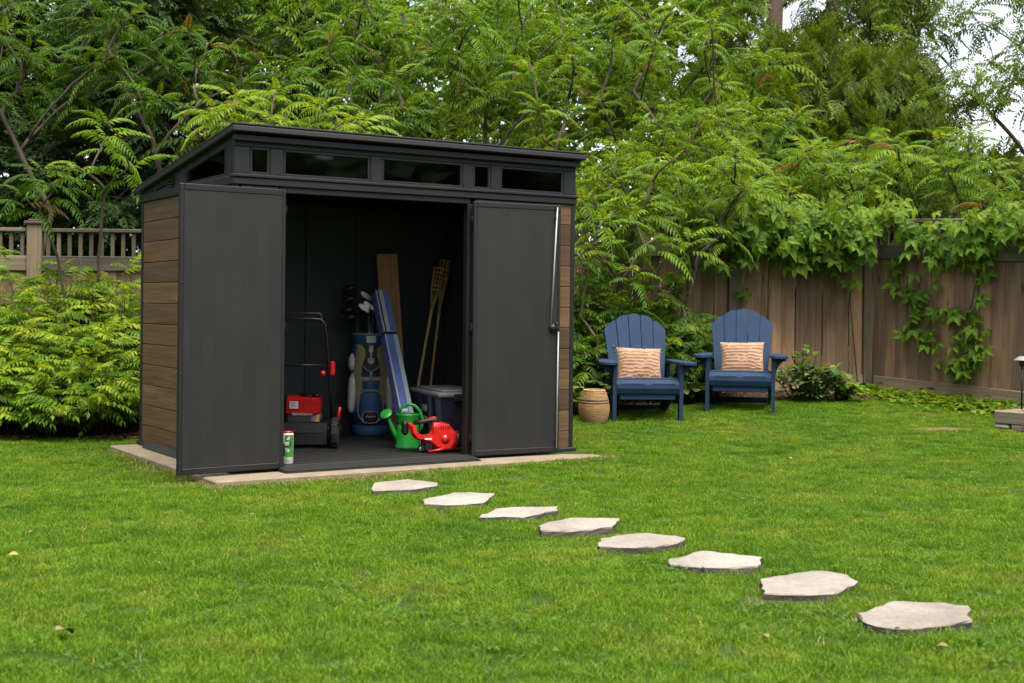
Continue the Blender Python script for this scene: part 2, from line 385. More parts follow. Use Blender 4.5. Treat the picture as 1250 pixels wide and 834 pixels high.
def realise(name, protos, xf, tints, mat, parent, loc, which=None):
    """one mesh from many placed copies of small leaf shapes; xf: world matrices as (N,4,4)"""
    xf = np.asarray(xf, dtype=np.float64); tints = np.asarray(tints, dtype=np.float32)
    N = len(xf); which = np.zeros(N, int) if which is None else np.asarray(which)
    V = []; F = []; C = []; off = 0
    for k, (pv, pf) in enumerate(protos):
        sel = np.where(which == k)[0]
        if not len(sel): continue
        a = np.einsum('nij,vj->nvi', xf[sel][:, :3, :3], pv) + xf[sel][:, None, :3, 3]
        V.append(a.reshape(-1, 3)); nv = len(pv)
        F.append((pf[None] + (np.arange(len(sel)) * nv)[:, None, None] + off).reshape(-1, 3)); off += nv * len(sel)
        C.append(np.repeat(tints[sel], nv, axis=0))
    V = np.concatenate(V) - np.array(loc); F = np.concatenate(F); C = np.concatenate(C)
    me = bpy.data.meshes.new(name)
    me.vertices.add(len(V)); me.vertices.foreach_set('co', V.astype(np.float32).ravel())
    me.loops.add(F.size); me.loops.foreach_set('vertex_index', F.astype(np.int32).ravel())
    me.polygons.add(len(F)); me.polygons.foreach_set('loop_start', np.arange(0, F.size, 3, dtype=np.int32))
    at = me.attributes.new('tint', 'FLOAT_COLOR', 'POINT')
    at.data.foreach_set('color', np.concatenate([C, np.ones((len(C), 1), np.float32)], 1).ravel())
    me.materials.append(mat); me.update(calc_edges=True)
    o = put(name, me, parent); o['kind'] = 'stuff'
    if parent is None: o.location = loc
    return o

# ================================================================== THE SETTING
def sheet(name, xs, ys, mat, dz=0.0, kind='structure', keep=None):
    vs = [(x, y, zt(x, y) + dz) for y in ys for x in xs]; nx = len(xs); fs = []
    for j in range(len(ys) - 1):
        for i in range(nx - 1):
            if keep and not keep((xs[i] + xs[i + 1]) / 2, (ys[j] + ys[j + 1]) / 2): continue
            fs.append((j * nx + i, j * nx + i + 1, (j + 1) * nx + i + 1, (j + 1) * nx + i))
    mb = MB(); mb.add(vs, fs, smooth=True); return tag(mb.build(name, mat), kind=kind)
far = [-150, -80, -40, -22, -14]
lawn_x = far + [(-10 + 0.25 * i) for i in range(81)] + [-v for v in reversed(far)]
lawn_y = [-60, -25, -10, -3, 0] + [1 + 0.25 * i for i in range(73)] + [22, 28, 40, 70, 150, 250]
tag(sheet('lawn', lawn_x, lawn_y, M['ground']), label='green lawn rising gently towards the fence')

# bed along the fence: soil sheet just above the lawn's own soil
BED = [(-7.5, 10.9), (-4.5, 10.75), (-3.2, 10.75), (-2.4, 11.7), (0.55, 12.15), (0.9, 12.2), (1.4, 12.75), (2.6, 13.1), (3.4, 13.35), (4.05, 13.2), (4.6, 12.55), (5.6, 11.4), (7, 9.5)]
def bed_front(x):
    for (x0, y0), (x1, y1) in zip(BED, BED[1:]):
        if x0 <= x <= x1: return y0 + (y1 - y0) * (x - x0) / (x1 - x0)
    return 10.9 if x < 0 else 9.5
bx = [-9 + 0.15 * i for i in range(107)]
mb = MB(); vs = []; fs = []
NB = 14
for x in bx:
    y0 = bed_front(x) + 0.07 * noise.noise(Vector((x * 2.2, 0, 7)))
    for j in range(NB):
        t = j / (NB - 1); y = y0 + t * (17.5 - y0)
        vs.append((x, y, zt(x, y) + (-0.004 if j == 0 else 0.02) + 0.015 * noise.noise(Vector((x * 3, y * 3, 1)))))
for i in range(len(bx) - 1):
    for j in range(NB - 1): fs.append((i * NB + j, (i + 1) * NB + j, (i + 1) * NB + j + 1, i * NB + j + 1))
mb.add(vs, fs, smooth=True); tag(mb.build('planting_bed', M['soil']), kind='structure')
BARE = [(W(1152, 521, 11.3), 0.26, 0.13), (W(1218, 637, 6.9), 0.07, 0.05)]

# wood chip mulch
def chips():
    pv = np.array([(-.5, -.5, 0), (.5, -.5, 0), (.5, .5, 0), (-.5, .5, 0), (-.4, -.4, 1), (.4, -.5, 1), (.5, .4, 1), (-.5, .4, 1)], float)
    pf = np.array([(0, 1, 5), (0, 5, 4), (1, 2, 6), (1, 6, 5), (2, 3, 7), (2, 7, 6), (3, 0, 4), (3, 4, 7), (4, 5, 6), (4, 6, 7)])
    xf = []; tn = []
    for i in range(3600):
        x = random.uniform(-5.6, 5.2); y = bed_front(x) + abs(random.gauss(0, 0.55)) - 0.04
        if y > 15: continue
        m = Matrix.Translation((x, y, zt(x, y) + 0.02)) @ Euler((random.uniform(-.4, .4), random.uniform(-.4, .4), random.uniform(0, 6.3))).to_matrix().to_4x4() @ Matrix.Diagonal((random.uniform(.02, .06), random.uniform(.008, .025), random.uniform(.004, .012), 1))
        xf.append(np.array(m)); k = random.uniform(0.5, 1.5); tn.append((0.11 * k, 0.07 * k, 0.045 * k))
    o = realise('wood_chips', [(pv, pf)], xf, tn, M['needle'], None, (0, 12, 0))
    o['label'] = 'brown wood chips scattered over the planting bed'
chips()

# ------------------------------------------------------------------ shed footprint
TH = 0.5702; SX, SY = -1.8223, 8.524; CT, ST = math.cos(TH), math.sin(TH)
SW, SD, ZS = 2.7264, 2.0014, 0.035
def S(a, b, z=0.0): return Vector((SX + a * CT - b * ST, SY + a * ST + b * CT, z))
def inv_S(x, y):
    dx, dy = x - SX, y - SY; return dx * CT + dy * ST, -dx * ST + dy * CT
SHED_ROT = (0, 0, TH)
mb = MB(); mb.bb(-0.223, SW + 0.045, -0.333, SD + 0.02, -0.12, ZS, 0.008)
slab = mb.build('concrete_pad', M['slab'], None, (SX, SY, 0), SHED_ROT); tag(slab, kind='structure')

# ================================================================== SHED
shed = thing('garden_shed', 'dark grey garden shed with wood-look cladding, slanted roof and both doors open', 'shed', (SX, SY, ZS), TH)
# local frame: x along the front, y into the shed, z up from the pad
Z0, ZB, ZW0, ZW1 = 0.02, 1.891, 1.968, 2.13          # floor, top of cladding, sill and head of the clerestory
def roof_z(y): return 2.282 + (2.0064 - 2.282) * (y + 0.084) / (SD + 0.168)      # top surface of roof, local z
def part(name, mat, fn, parent=shed, **k):
    m = MB(); fn(m); return m.build(name, mat, parent, **k)
T = 0.05                                              # wall thickness
# floor, inner lining
part('floor', M['floor'], lambda m: m.bb(0.005, SW - 0.005, 0.005, SD - 0.005, 0.001, Z0, 0.003))
for i in range(22):
    y = 0.06 + i * 0.085
    part('floor_rib', M['floor'], lambda m: m.bb(0.07, SW - 0.07, y, y + 0.05, Z0, Z0 + 0.004, 0.002))
part('inner_wall', M['inner'], lambda m: m.bb(T, SW - T, SD - T, SD - T + 0.02, Z0, 1.93, 0.003))
part('inner_wall', M['inner'], lambda m: m.bb(T - 0.015, T, 0.05, SD - T, Z0, 1.88, 0.003))
part('inner_wall', M['inner'], lambda m: m.bb(SW - T, SW - T + 0.015, 0.05, SD - T, Z0, 1.88, 0.003))
for x in (0.35, 0.9, 1.36, 1.82, 2.3):
    part('wall_rib', M['inner'], lambda m: m.bb(x, x + 0.05, SD - T - 0.018, SD - T, Z0, 1.9, 0.006))
# cladding boards: 12 courses on the sides and the two front panels, in local frames so grain follows the board
NPL = 12; ph = (ZB - 0.005) / NPL
def board_mesh(L):
    m = MB(); h = ph - 0.003
    # flat board with a chamfered lower shadow gap
    h += 0.001; pr = [(0, 0.0), (-0.009, 0.002), (-0.010, 0.004), (-0.010, h - 0.005), (-0.008, h - 0.002), (0, h), (0.03, h), (0.03, 0)]
    n = len(pr); vs = [(x, p[0], p[1]) for x in (0, L) for p in pr]
    fs = [(i, (i + 1) % n, n + (i + 1) % n, n + i) for i in range(n)] + [tuple(range(n)), tuple(reversed(range(n, 2 * n)))]
    fs = [tuple(reversed(f)) for f in fs]
    m.add(vs, fs); return m.mesh('cladding_board', M['shedwood'])
bm_side, bm_l, bm_r, bm_back = board_mesh(SD - 0.1), board_mesh(0.335 - 0.075), board_mesh(SW - 1.845 - 0.03), board_mesh(SW - 0.1)
for i in range(NPL):
    z = 0.005 + i * ph
    put('cladding_board', bm_side, shed, (0.012, SD - 0.05, z), (0, 0, R(-90)))
    put('cladding_board', bm_side, shed, (SW - 0.012, 0.05, z), (0, 0, R(90)))
    put('cladding_board', bm_l, shed, (0.05, 0.012, z))
    put('cladding_board', bm_r, shed, (1.845, 0.012, z))
    put('cladding_board', bm_back, shed, (SW - 0.05, SD - 0.012, z), (0, 0, R(180)))
# corner posts and base rail
for (x0, y0) in ((0, 0), (SW - 0.032, 0), (0, SD - 0.032), (SW - 0.032, SD - 0.032)):
    part('corner_post', M['trim'], lambda m: m.bb(x0 - 0.004, x0 + 0.036, y0 - 0.004, y0 + 0.036, 0, ZB, 0.006))
part('base_rail', M['trim'], lambda m: m.bb(-0.02, 0.0, -0.02, SD + 0.02, 0.0, 0.03, 0.006))
part('base_rail', M['trim'], lambda m: m.bb(SW, SW + 0.02, -0.02, SD + 0.02, 0.0, 0.03, 0.006))
part('base_rail', M['trim'], lambda m: m.bb(1.80, SW + 0.022, -0.024, 0.0, 0.0, 0.035, 0.006))
part('base_rail', M['trim'], lambda m: m.bb(-0.022, 0.335, -0.024, 0.0, 0.0, 0.035, 0.006))
part('rain_skirt', M['panel'], lambda m: m.add([(-0.022, 1.75, 0.05), (-0.06, 1.75, 0.005), (-0.06, 0.35, 0.005), (-0.022, 0.35, 0.05), (-0.022, 1.75, 0.0), (-0.022, 0.35, 0.0)],
     [(0, 1, 2, 3), (0, 4, 1), (3, 2, 5), (1, 4, 5, 2)]))
# band above the cladding
part('sill_band', M['trim'], lambda m: m.bb(-0.012, SW + 0.012, -0.016, 0.05, ZB, ZW0 - 0.03, 0.005))
part('sill_band', M['trim'], lambda m: m.bb(-0.018, SW + 0.018, -0.026, 0.05, ZW0 - 0.03, ZW0 - 0.006, 0.006))
for x0, x1 in ((-0.014, 0.045), (SW - 0.045, SW + 0.014)):
    part('sill_band', M['trim'], lambda m: m.bb(x0, x1, 0.0505, SD + 0.012, ZB, ZB + 0.06, 0.005))
part('sill_band', M['trim'], lambda m: m.bb(0.046, SW - 0.046, SD - 0.045, SD + 0.01, ZB, roof_z(SD) - 0.052, 0.004))
# clerestory front: head beam, posts, windows
part('head_beam', M['trim'], lambda m: m.bb(-0.004, SW + 0.004, -0.006, 0.045, ZW1 + 0.012, roof_z(0.045) - 0.052, 0.004))
part('fascia_board', M['trim'], lambda m: m.bb(-0.02, SW + 0.02, -0.045, -0.0065, ZW1 + 0.045, roof_z(-0.01) - 0.058, 0.004))
wins = [(0.105, 0.245), (0.340, 0.985), (1.075, 1.728), (1.815, 1.965), (2.048, 2.618)]
edges = [0.0] + [v for w in wins for v in w] + [SW]
for i in range(0, len(edges), 2):
    part('window_post', M['trim'], lambda m: m.bb(edges[i] + (0 if i else -0.004), edges[i + 1] + (0 if i < len(edges) - 2 else 0.004), -0.010, 0.04, ZW0 - 0.006, ZW1 + 0.012, 0.005))
for x0, x1 in wins:
    wdw = part('window', M['trim'], lambda m: (m.bb(x0, x1, -0.004, 0.03, ZW0 - 0.006, ZW0 + 0.012, 0.003), m.bb(x0, x1, -0.004, 0.03, ZW1 - 0.006, ZW1 + 0.012, 0.003),
               m.bb(x0, x0 + 0.018, -0.003, 0.029, ZW0 + 0.012, ZW1 - 0.006, 0.003), m.bb(x1 - 0.018, x1, -0.003, 0.029, ZW0 + 0.012, ZW1 - 0.006, 0.003)))
    part('pane', M['glass'], lambda m: m.bb(x0 + 0.015, x1 - 0.015, 0.012, 0.016, ZW0 + 0.010, ZW1 - 0.004, 0.0005), wdw)
# side clerestory: sloped panels with a trapezoid window and louvres
def quadbox(m, xa, xb, pts):
    """slab between x=xa and xb with outline pts in (y,z)"""
    n = len(pts); vs = [(xa, *p) for p in pts] + [(xb, *p) for p in pts]
    fs = [(i, (i + 1) % n, n + (i + 1) % n, n + i) for i in range(n)] + [tuple(range(n)), tuple(reversed(range(n, 2 * n)))]
    m.convex(vs, fs)
for side in (0, 1):
    xa, xb = (-0.002, 0.03) if side == 0 else (SW - 0.03, SW + 0.002)
    rz = lambda y: roof_z(y) - 0.054
    zb = ZB + 0.06
    part('gable_panel', M['trim'], lambda m: quadbox(m, xa, xb, [(0.046, zb), (0.15, zb), (0.15, rz(0.15)), (0.046, rz(0.046))]))
    part('gable_panel', M['trim'], lambda m: quadbox(m, xa, xb, [(0.95, zb), (1.20, zb), (1.20, rz(1.20)), (0.95, rz(0.95))]))
    part('gable_panel', M['trim'], lambda m: quadbox(m, xa, xb, [(1.64, zb), (SD, zb), (SD, rz(SD)), (1.64, rz(1.64))]))
    part('gable_panel', M['trim'], lambda m: quadbox(m, xa, xb, [(0.15, zb), (0.95, zb), (0.95, zb + 0.022), (0.15, zb + 0.022)]))
    part('gable_panel', M['trim'], lambda m: quadbox(m, xa, xb, [(0.15, rz(0.15) - 0.05), (0.95, rz(0.95) - 0.05), (0.95, rz(0.95)), (0.15, rz(0.15))]))
    part('gable_panel', M['trim'], lambda m: quadbox(m, xa, xb, [(1.20, rz(1.20) - 0.045), (1.64, rz(1.64) - 0.045), (1.64, rz(1.64)), (1.20, rz(1.20))]))
    wdw = part('window', M['trim'], lambda m: (quadbox(m, xa - 0.004, xb + 0.004, [(0.15, zb + 0.022), (0.165, zb + 0.022), (0.165, rz(0.165) - 0.05), (0.15, rz(0.15) - 0.05)]),
          quadbox(m, xa - 0.004, xb + 0.004, [(0.935, zb + 0.022), (0.95, zb + 0.022), (0.95, rz(0.95) - 0.05), (0.935, rz(0.935) - 0.05)])))
    xm = (xa + xb) / 2
    part('pane', M['glass'], lambda m: quadbox(m, xm - 0.002, xm + 0.002, [(0.165, zb + 0.022), (0.935, zb + 0.022), (0.935, rz(0.935) - 0.05), (0.165, rz(0.165) - 0.05)]), wdw)
    v = part('vent', M['inner'], lambda m: quadbox(m, xm - 0.002, xm + 0.002, [(1.20, zb), (1.64, zb), (1.64, rz(1.64) - 0.045), (1.20, rz(1.2) - 0.045)]))
    for k in range(4):
        zz = zb + 0.012 + k * 0.022; sgn = -1 if side == 0 else 1; xo = xa if side == 0 else xb
        yend = 1.64 if zz + 0.02 < rz(1.64) - 0.045 else 1.40
        part('louvre', M['trim'], lambda m: m.add([(xo, 1.21, zz + 0.012), (xo + sgn * 0.012, 1.21, zz), (xo + sgn * 0.012, yend, zz), (xo, yend, zz + 0.012), (xo, 1.21, zz), (xo, yend, zz)],
             [(0, 1, 2, 3), (4, 5, 2, 1), (0, 4, 1), (3, 2, 5)]), v)
# roof: sloped deck with a stepped edge and seam covers
ra = math.atan2(2.0064 - 2.282, SD + 0.168); rl = math.hypot(SD + 0.168, 2.0064 - 2.282)
RM = Matrix.Translation((0, -0.084, 2.282)) @ Matrix.Rotation(ra, 4, 'X')
xl, xr = -0.045, SW + 0.045
roof = part('roof', M['trim'], lambda m: (m.bb(xl + 0.012, xr - 0.012, 0.012, rl - 0.012, -0.05, -0.008, 0.003, RM)))
part('roof_edge', M['trim'], lambda m: m.bb(xl, xr, -0.002, 0.024, -0.052, -0.016, 0.005, RM), roof)
part('roof_edge', M['trim'], lambda m: m.bb(xl, xr, rl - 0.024, rl + 0.002, -0.052, -0.016, 0.005, RM), roof)
part('roof_edge', M['trim'], lambda m: m.bb(xl, xl + 0.024, 0.0245, rl - 0.0245, -0.052, -0.016, 0.005, RM), roof)
part('roof_edge', M['trim'], lambda m: m.bb(xr - 0.024, xr, 0.0245, rl - 0.0245, -0.052, -0.016, 0.005, RM), roof)
seams = [xl + 0.008, 0.13, 0.24, 0.94, 1.04, 1.74, 1.84, xr - 0.008]
for k in range(0, 7):
    hgt = 0.004 if k % 2 else 0.0
    part('roof_panel', M['trim'], lambda m: m.bb(seams[k] + 0.001, seams[k + 1] - 0.001, 0.006, rl - 0.006, -0.0075, 0.006 + hgt, 0.004, RM), roof)
# lintel over the opening, jambs, threshold ramp
part('lintel', M['trim'], lambda m: m.bb(0.315, 1.80, 0.0015, 0.055, ZB - 0.04, ZB - 0.001, 0.004))
for x0, x1 in ((0.310, 0.345), (1.775, 1.844)):
    part('door_jamb', M['trim'], lambda m: m.bb(x0, x1, -0.004, 0.06, 0.0, ZB - 0.041, 0.005))
part('threshold', M['black'], lambda m: m.convex([(0.30, -0.19, 0.001), (1.80, -0.19, 0.001), (1.80, 0.004, 0.001), (0.30, 0.004, 0.001), (0.30, -0.17, 0.008), (1.80, -0.17, 0.008), (1.80, 0.004, 0.026), (0.30, 0.004, 0.026)],
     [(0, 1, 2, 3), (4, 5, 6, 7), (0, 1, 5, 4), (2, 3, 7, 6), (0, 3, 7, 4), (1, 2, 6, 5)]))
for k in range(6):
    y = -0.165 + k * 0.028
    z = 0.008 + (y + 0.17) / 0.174 * 0.018
    part('threshold_rib', M['trim'], lambda m: m.bb(0.305, 1.795, y, y + 0.014, z - 0.001, z + 0.009, 0.002))
# doors
def door(hx, ang, flip, lab):
    """hinge edge at x=0 running along +x; outer face towards -y in the closed position; shown from its inner face when folded back"""
    d = bpy.data.objects.new('door', None); col.objects.link(d); d.parent = shed; d.location = (hx, -0.052, 0.022); d.rotation_euler = (0, 0, ang)
    d['label'] = lab
    DW, DH, t = 0.735, 1.845, 0.034
    g = [0.0275, 0.115, 0.205, 0.30, 0.395, 0.49, 0.585, 0.655, DW - 0.0275]
    for a, b in zip(g, g[1:]):
        part('panel_strip', M['panel'], lambda m: m.bb(a + 0.0001, b - 0.0001, -t * 0.36, t * 0.36, 0.041, DH - 0.041, 0.0003), d)
    part('panel_core', M['panel'], lambda m: m.bb(0.026, DW - 0.026, -t * 0.25, t * 0.25, 0.04, DH - 0.04, 0.001), d)
    for x0, x1 in ((0, 0.027), (DW - 0.027, DW)): part('stile', M['trim'], lambda m: m.bb(x0, x1, -t / 2, t / 2, 0, DH, 0.005), d)
    for z0, z1 in ((0, 0.04), (DH - 0.04, DH)): part('rail', M['trim'], lambda m: m.bb(0.0275, DW - 0.0275, -t / 2 + 0.002, t / 2 - 0.002, z0, z1, 0.004), d)
    sg = -1 if flip else 1
    for x in (0.014, DW - 0.014):
        for z in (0.07, 0.64, 1.22, DH - 0.035):
            part('screw', M['black'], lambda m: m.lathe([(0.0055, 0), (0.0055, 0.002), (0.003, 0.003)], 10, Matrix.Translation((x, sg * t / 2, z)) @ Matrix.Rotation(-sg * R(90), 4, 'X')), d)
    for z in (0.12, 0.92, 1.70):
        part('hinge', M['matte'], lambda m: m.tube([(-0.006, 0, z - 0.04), (-0.006, 0, z + 0.04)], 0.009, 10), d)
    return d, DW, DH, t, sg
door(0.335, R(180 + 4.0), False, 'left door, folded back flat past the shed corner')
d2, DW, DH, t, sg = door(1.79, R(-3.5), True, 'right door, folded back, with latch rods and black knob')
yf = sg * (t / 2 + 0.012)
lt = part('latch_rod', M['rod'], lambda m: m.tube([(DW - 0.040, yf, DH - 0.015), (DW - 0.088, yf, 0.945)], 0.0062, 8), d2)
part('latch_rod', M['rod'], lambda m: m.tube([(DW - 0.022, yf, 0.90), (DW - 0.030, yf, 0.03)], 0.0062, 8), d2)
hd = part('latch_handle', M['black'], lambda m: (m.lathe([(0.034, 0), (0.034, 0.012), (0.026, 0.02)], 16, Matrix.Translation((DW - 0.058, sg * t / 2, 0.925)) @ Matrix.Rotation(-sg * R(90), 4, 'X')),
     m.box((DW - 0.062, yf + sg * 0.012, 0.93), (0.075, 0.014, 0.026), 0.005), m.box((DW - 0.046, yf + sg * 0.014, 0.945), (0.02, 0.03, 0.05), 0.006)), d2)
for z, x in ((DH - 0.10, DW - 0.044), (0.08, DW - 0.03), (DH - 0.02, DW - 0.040)):
    part('rod_guide', M['black'], lambda m: m.box((x, sg * (t / 2 + 0.008), z), (0.026, 0.016, 0.03), 0.003), d2)
# rear wall above the lining and roof underside are dark already

# ================================================================== FENCES
def fence(name, label, p0, p1, post_s, phase):
    p0, p1 = Vector(p0), Vector(p1); L = (p1 - p0).length; d = (p1 - p0) / L; ang = math.atan2(d.y, d.x)
    root = thing(name, label, 'fence', (p0.x, p0.y, zt(p0.x, p0.y)), ang)
    z00 = zt(p0.x, p0.y)
    def gz(s): q = p0 + d * s; return zt(q.x, q.y) - z00
    def rail(nm, mat, s0, s1, y0, y1, z0, z1):
        a, b = gz(s0), gz(s1); tl = math.atan2(b - a, s1 - s0); ln = math.hypot(s1 - s0, b - a)
        m = MB(); m.bb(0, ln, y0, y1, z0, z1, 0.006); m.build(nm, mat, root, (s0, 0, a), (0, -tl, 0))
    vb = MB(); vb.bb(-0.019, 0.019, -0.012, 0.012, 0, 0.245, 0.003); bal = vb.mesh('baluster', M['railz'])
    boards = []
    for k in range(4):
        bmb = MB(); w = 0.147; r2 = random.Random(k)
        pr = [(-w / 2, 0), (w / 2, 0), (w / 2, 1.29), (-w / 2, 1.29)]
        bmb.bb(-w / 2, w / 2, -0.006, 0.006, 0, 1.29, 0.003); boards.append(bmb.mesh('board', M['fence']))
    post = MB(); post.bb(-0.07, 0.07, -0.065, 0.065, -0.1, 1.90, 0.006); pm = post.mesh('post', M['post'])
    cap = MB(); cap.bb(-0.095, 0.095, -0.09, 0.09, 1.901, 1.93, 0.008); cap.bb(-0.06, 0.06, -0.06, 0.06, 1.9305, 1.95, 0.008); cm = cap.mesh('post_cap', M['rail'])
    for s in post_s:
        o = put('post', pm, root, (s, 0.0, gz(s))); put('post_cap', cm, o)
    spans = [(a + 0.072, b - 0.072) for a, b in zip(post_s, post_s[1:])]
    if post_s[-1] < L - 0.3: spans.append((post_s[-1] + 0.072, L))
    if post_s[0] > 0.3: spans.insert(0, (0, post_s[0] - 0.072))
    for a, b in spans:
        rail('top_rail', M['rail'], a, b, -0.045, 0.045, 1.825, 1.862)
        rail('cross_plank', M['rail'], a, b, -0.045, -0.020, 1.443, 1.590)
        rail('cross_plank', M['rail'], a, b, 0.018, 0.04, 1.443, 1.590)
        rail('kickboard', M['kick'], a, b, -0.048, -0.016, 0.02, 0.19)
        n = int((b - a) / 0.1015)
        for i in range(n):
            s = a + (b - a) * (i + 0.5) / n; put('baluster', bal, root, (s, -0.003, gz(s) + 1.582), (random.uniform(-.01, .01), random.uniform(-.012, .012), 0))
        n = max(1, int((b - a) / 0.140))
        for i in range(n):
            s = a + (b - a) * (i + 0.5) / n
            put('board', random.choice(boards), root, (s, 0.0063 * (1 if i % 2 else -1) - 0.004, gz(s) + 0.16), (0, random.uniform(-.004, .004), random.choice((0, math.pi))))
    return root, p0, d, gz
FB0, FC, FR1 = (-8.0, 12.33, 0), (3.85, 14.1, 0), (6.2, 10.92, 0)
Lb = (Vector(FC) - Vector(FB0)).length
def s_at(x): return (x - FB0[0]) / (FC[0] - FB0[0]) * Lb
fence('back_fence', 'weathered wooden fence with baluster top running behind the shed and chairs', FB0, FC, [s_at(v) for v in (-7.05, -4.69, -2.33, 0.02, 2.36, 3.85)], 0)
fence('side_fence', 'weathered brown board fence with tan kickboard, hung with vine', (FC[0] + 0.06, FC[1] - 0.09, 0), FR1, [1.82 + 0.02 + 0.0, 3.8], 0) if False else \
fence('side_fence', 'weathered brown board fence with tan kickboard, hung with vine', (FC[0] + 0.05, FC[1] - 0.065, 0), FR1, [2.2], 0)

# ================================================================== STEPPING STONES
def px_poly(pts, sc, ox, oy): return [(ox + x / sc, oy + y / sc) for x, y in pts]
STONES = [px_poly(p, 3.676, 440, 560) for p in (
    [(50, 130), (62, 107), (140, 100), (215, 95), (290, 99), (345, 106), (343, 119), (250, 134), (150, 140), (60, 142)],
    [(280, 184), (340, 168), (415, 150), (500, 150), (600, 155), (590, 166), (550, 197), (470, 203), (385, 208), (288, 203)],
    [(530, 260), (575, 240), (610, 226), (720, 213), (800, 212), (885, 215), (885, 228), (810, 245), (735, 262), (640, 261)],
    [(800, 298), (870, 280), (945, 262), (1050, 262), (1162, 265), (1145, 285), (1130, 307), (1040, 318), (940, 325), (815, 323)])] + \
   [px_poly(p, 2.551, 720, 620) for p in (
    [(25, 117), (35, 93), (110, 84), (180, 78), (240, 84), (297, 95), (288, 103), (205, 122), (110, 121), (30, 121)],
    [(245, 158), (300, 146), (350, 135), (440, 143), (537, 151), (525, 182), (435, 187), (340, 184), (250, 176)],
    [(530, 219), (610, 208), (690, 198), (750, 202), (800, 208), (837, 231), (790, 252), (757, 270), (650, 269), (543, 265), (540, 240)],
    [(835, 330), (890, 310), (945, 290), (1060, 294), (1180, 303), (1178, 325), (1190, 352), (1090, 366), (990, 375), (925, 371), (862, 358)])]
stone_lab = ['tan stepping stone next to the shed pad, first of the path', 'pale stepping stone second in the path from the shed', 'narrow pointed stepping stone third in the path from the shed',
    'pale angular stepping stone fourth in the path from the shed', 'pinkish grey stepping stone fifth in the path from the shed', 'pale six-sided stepping stone sixth in the path from the shed',
    'broad pale stepping stone seventh in the path from the shed', 'largest pale stepping stone at the far end of the path from the shed']
STONE_POLY = []
for i, (pp, lab) in enumerate(zip(STONES, stone_lab)):
    zg = zt(*G(*pp[0]).xy); top = zg + 0.032
    w = []
    for x, y in pp:
        u, v = unroll(x, y); Y = FPX * (HC - top) / v; w.append(Vector((u * Y / FPX, Y)))
    c = sum(w, Vector((0, 0))) / len(w)
    # ragged edge: subdivide and jitter
    rg = []; r2 = random.Random(50 + i)
    for a, b in zip(w, w[1:] + w[:1]):
        n = max(2, int((b - a).length / 0.045)); nn = Vector((-(b - a).y, (b - a).x)).normalized()
        for k in range(n):
            p = a.lerp(b, k / n); rg.append(p + nn * (r2.uniform(-.008, .008) if k else 0) - c)
    area = sum(a.x * b.y - a.y * b.x for a, b in zip(rg, rg[1:] + rg[:1]))
    if area < 0: rg.reverse()
    m = MB(); n = len(rg); vs = []; fs = []
    rings = [(0.985, -0.03), (1.0, 0.006), (0.998, 0.027), (0.985, 0.0315), (0.7, 0.032), (0.35, 0.032)]
    for k, z in rings:
        for p in rg:
            q = p * k
            vs.append((q.x + (r2.uniform(-.004, .004) if 0.9 < k < 1 else 0), q.y + (r2.uniform(-.004, .004) if 0.9 < k < 1 else 0),
                       z + (0.006 * noise.noise(Vector((q.x * 7, q.y * 7, i * 3.7))) + 0.004 * noise.noise(Vector((q.x * 22, q.y * 22, i))) if k < 0.99 and z > 0 else 0)))
    vs.append((0, 0, 0.032))
    for r_ in range(len(rings) - 1):
        for j in range(n):
            j2 = (j + 1) % n; fs.append((r_ * n + j, r_ * n + j2, (r_ + 1) * n + j2, (r_ + 1) * n + j))
    for j in range(n): fs.append(((len(rings) - 1) * n + j, (len(rings) - 1) * n + (j + 1) % n, len(vs) - 1))
    m.add(vs, fs)
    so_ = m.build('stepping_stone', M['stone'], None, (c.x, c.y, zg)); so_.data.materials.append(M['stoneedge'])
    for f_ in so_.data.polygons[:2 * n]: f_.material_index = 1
    tag(so_, lab, 'stepping stone', 'stepping stones leading to the shed')
    STONE_POLY.append([p + c for p in rg])

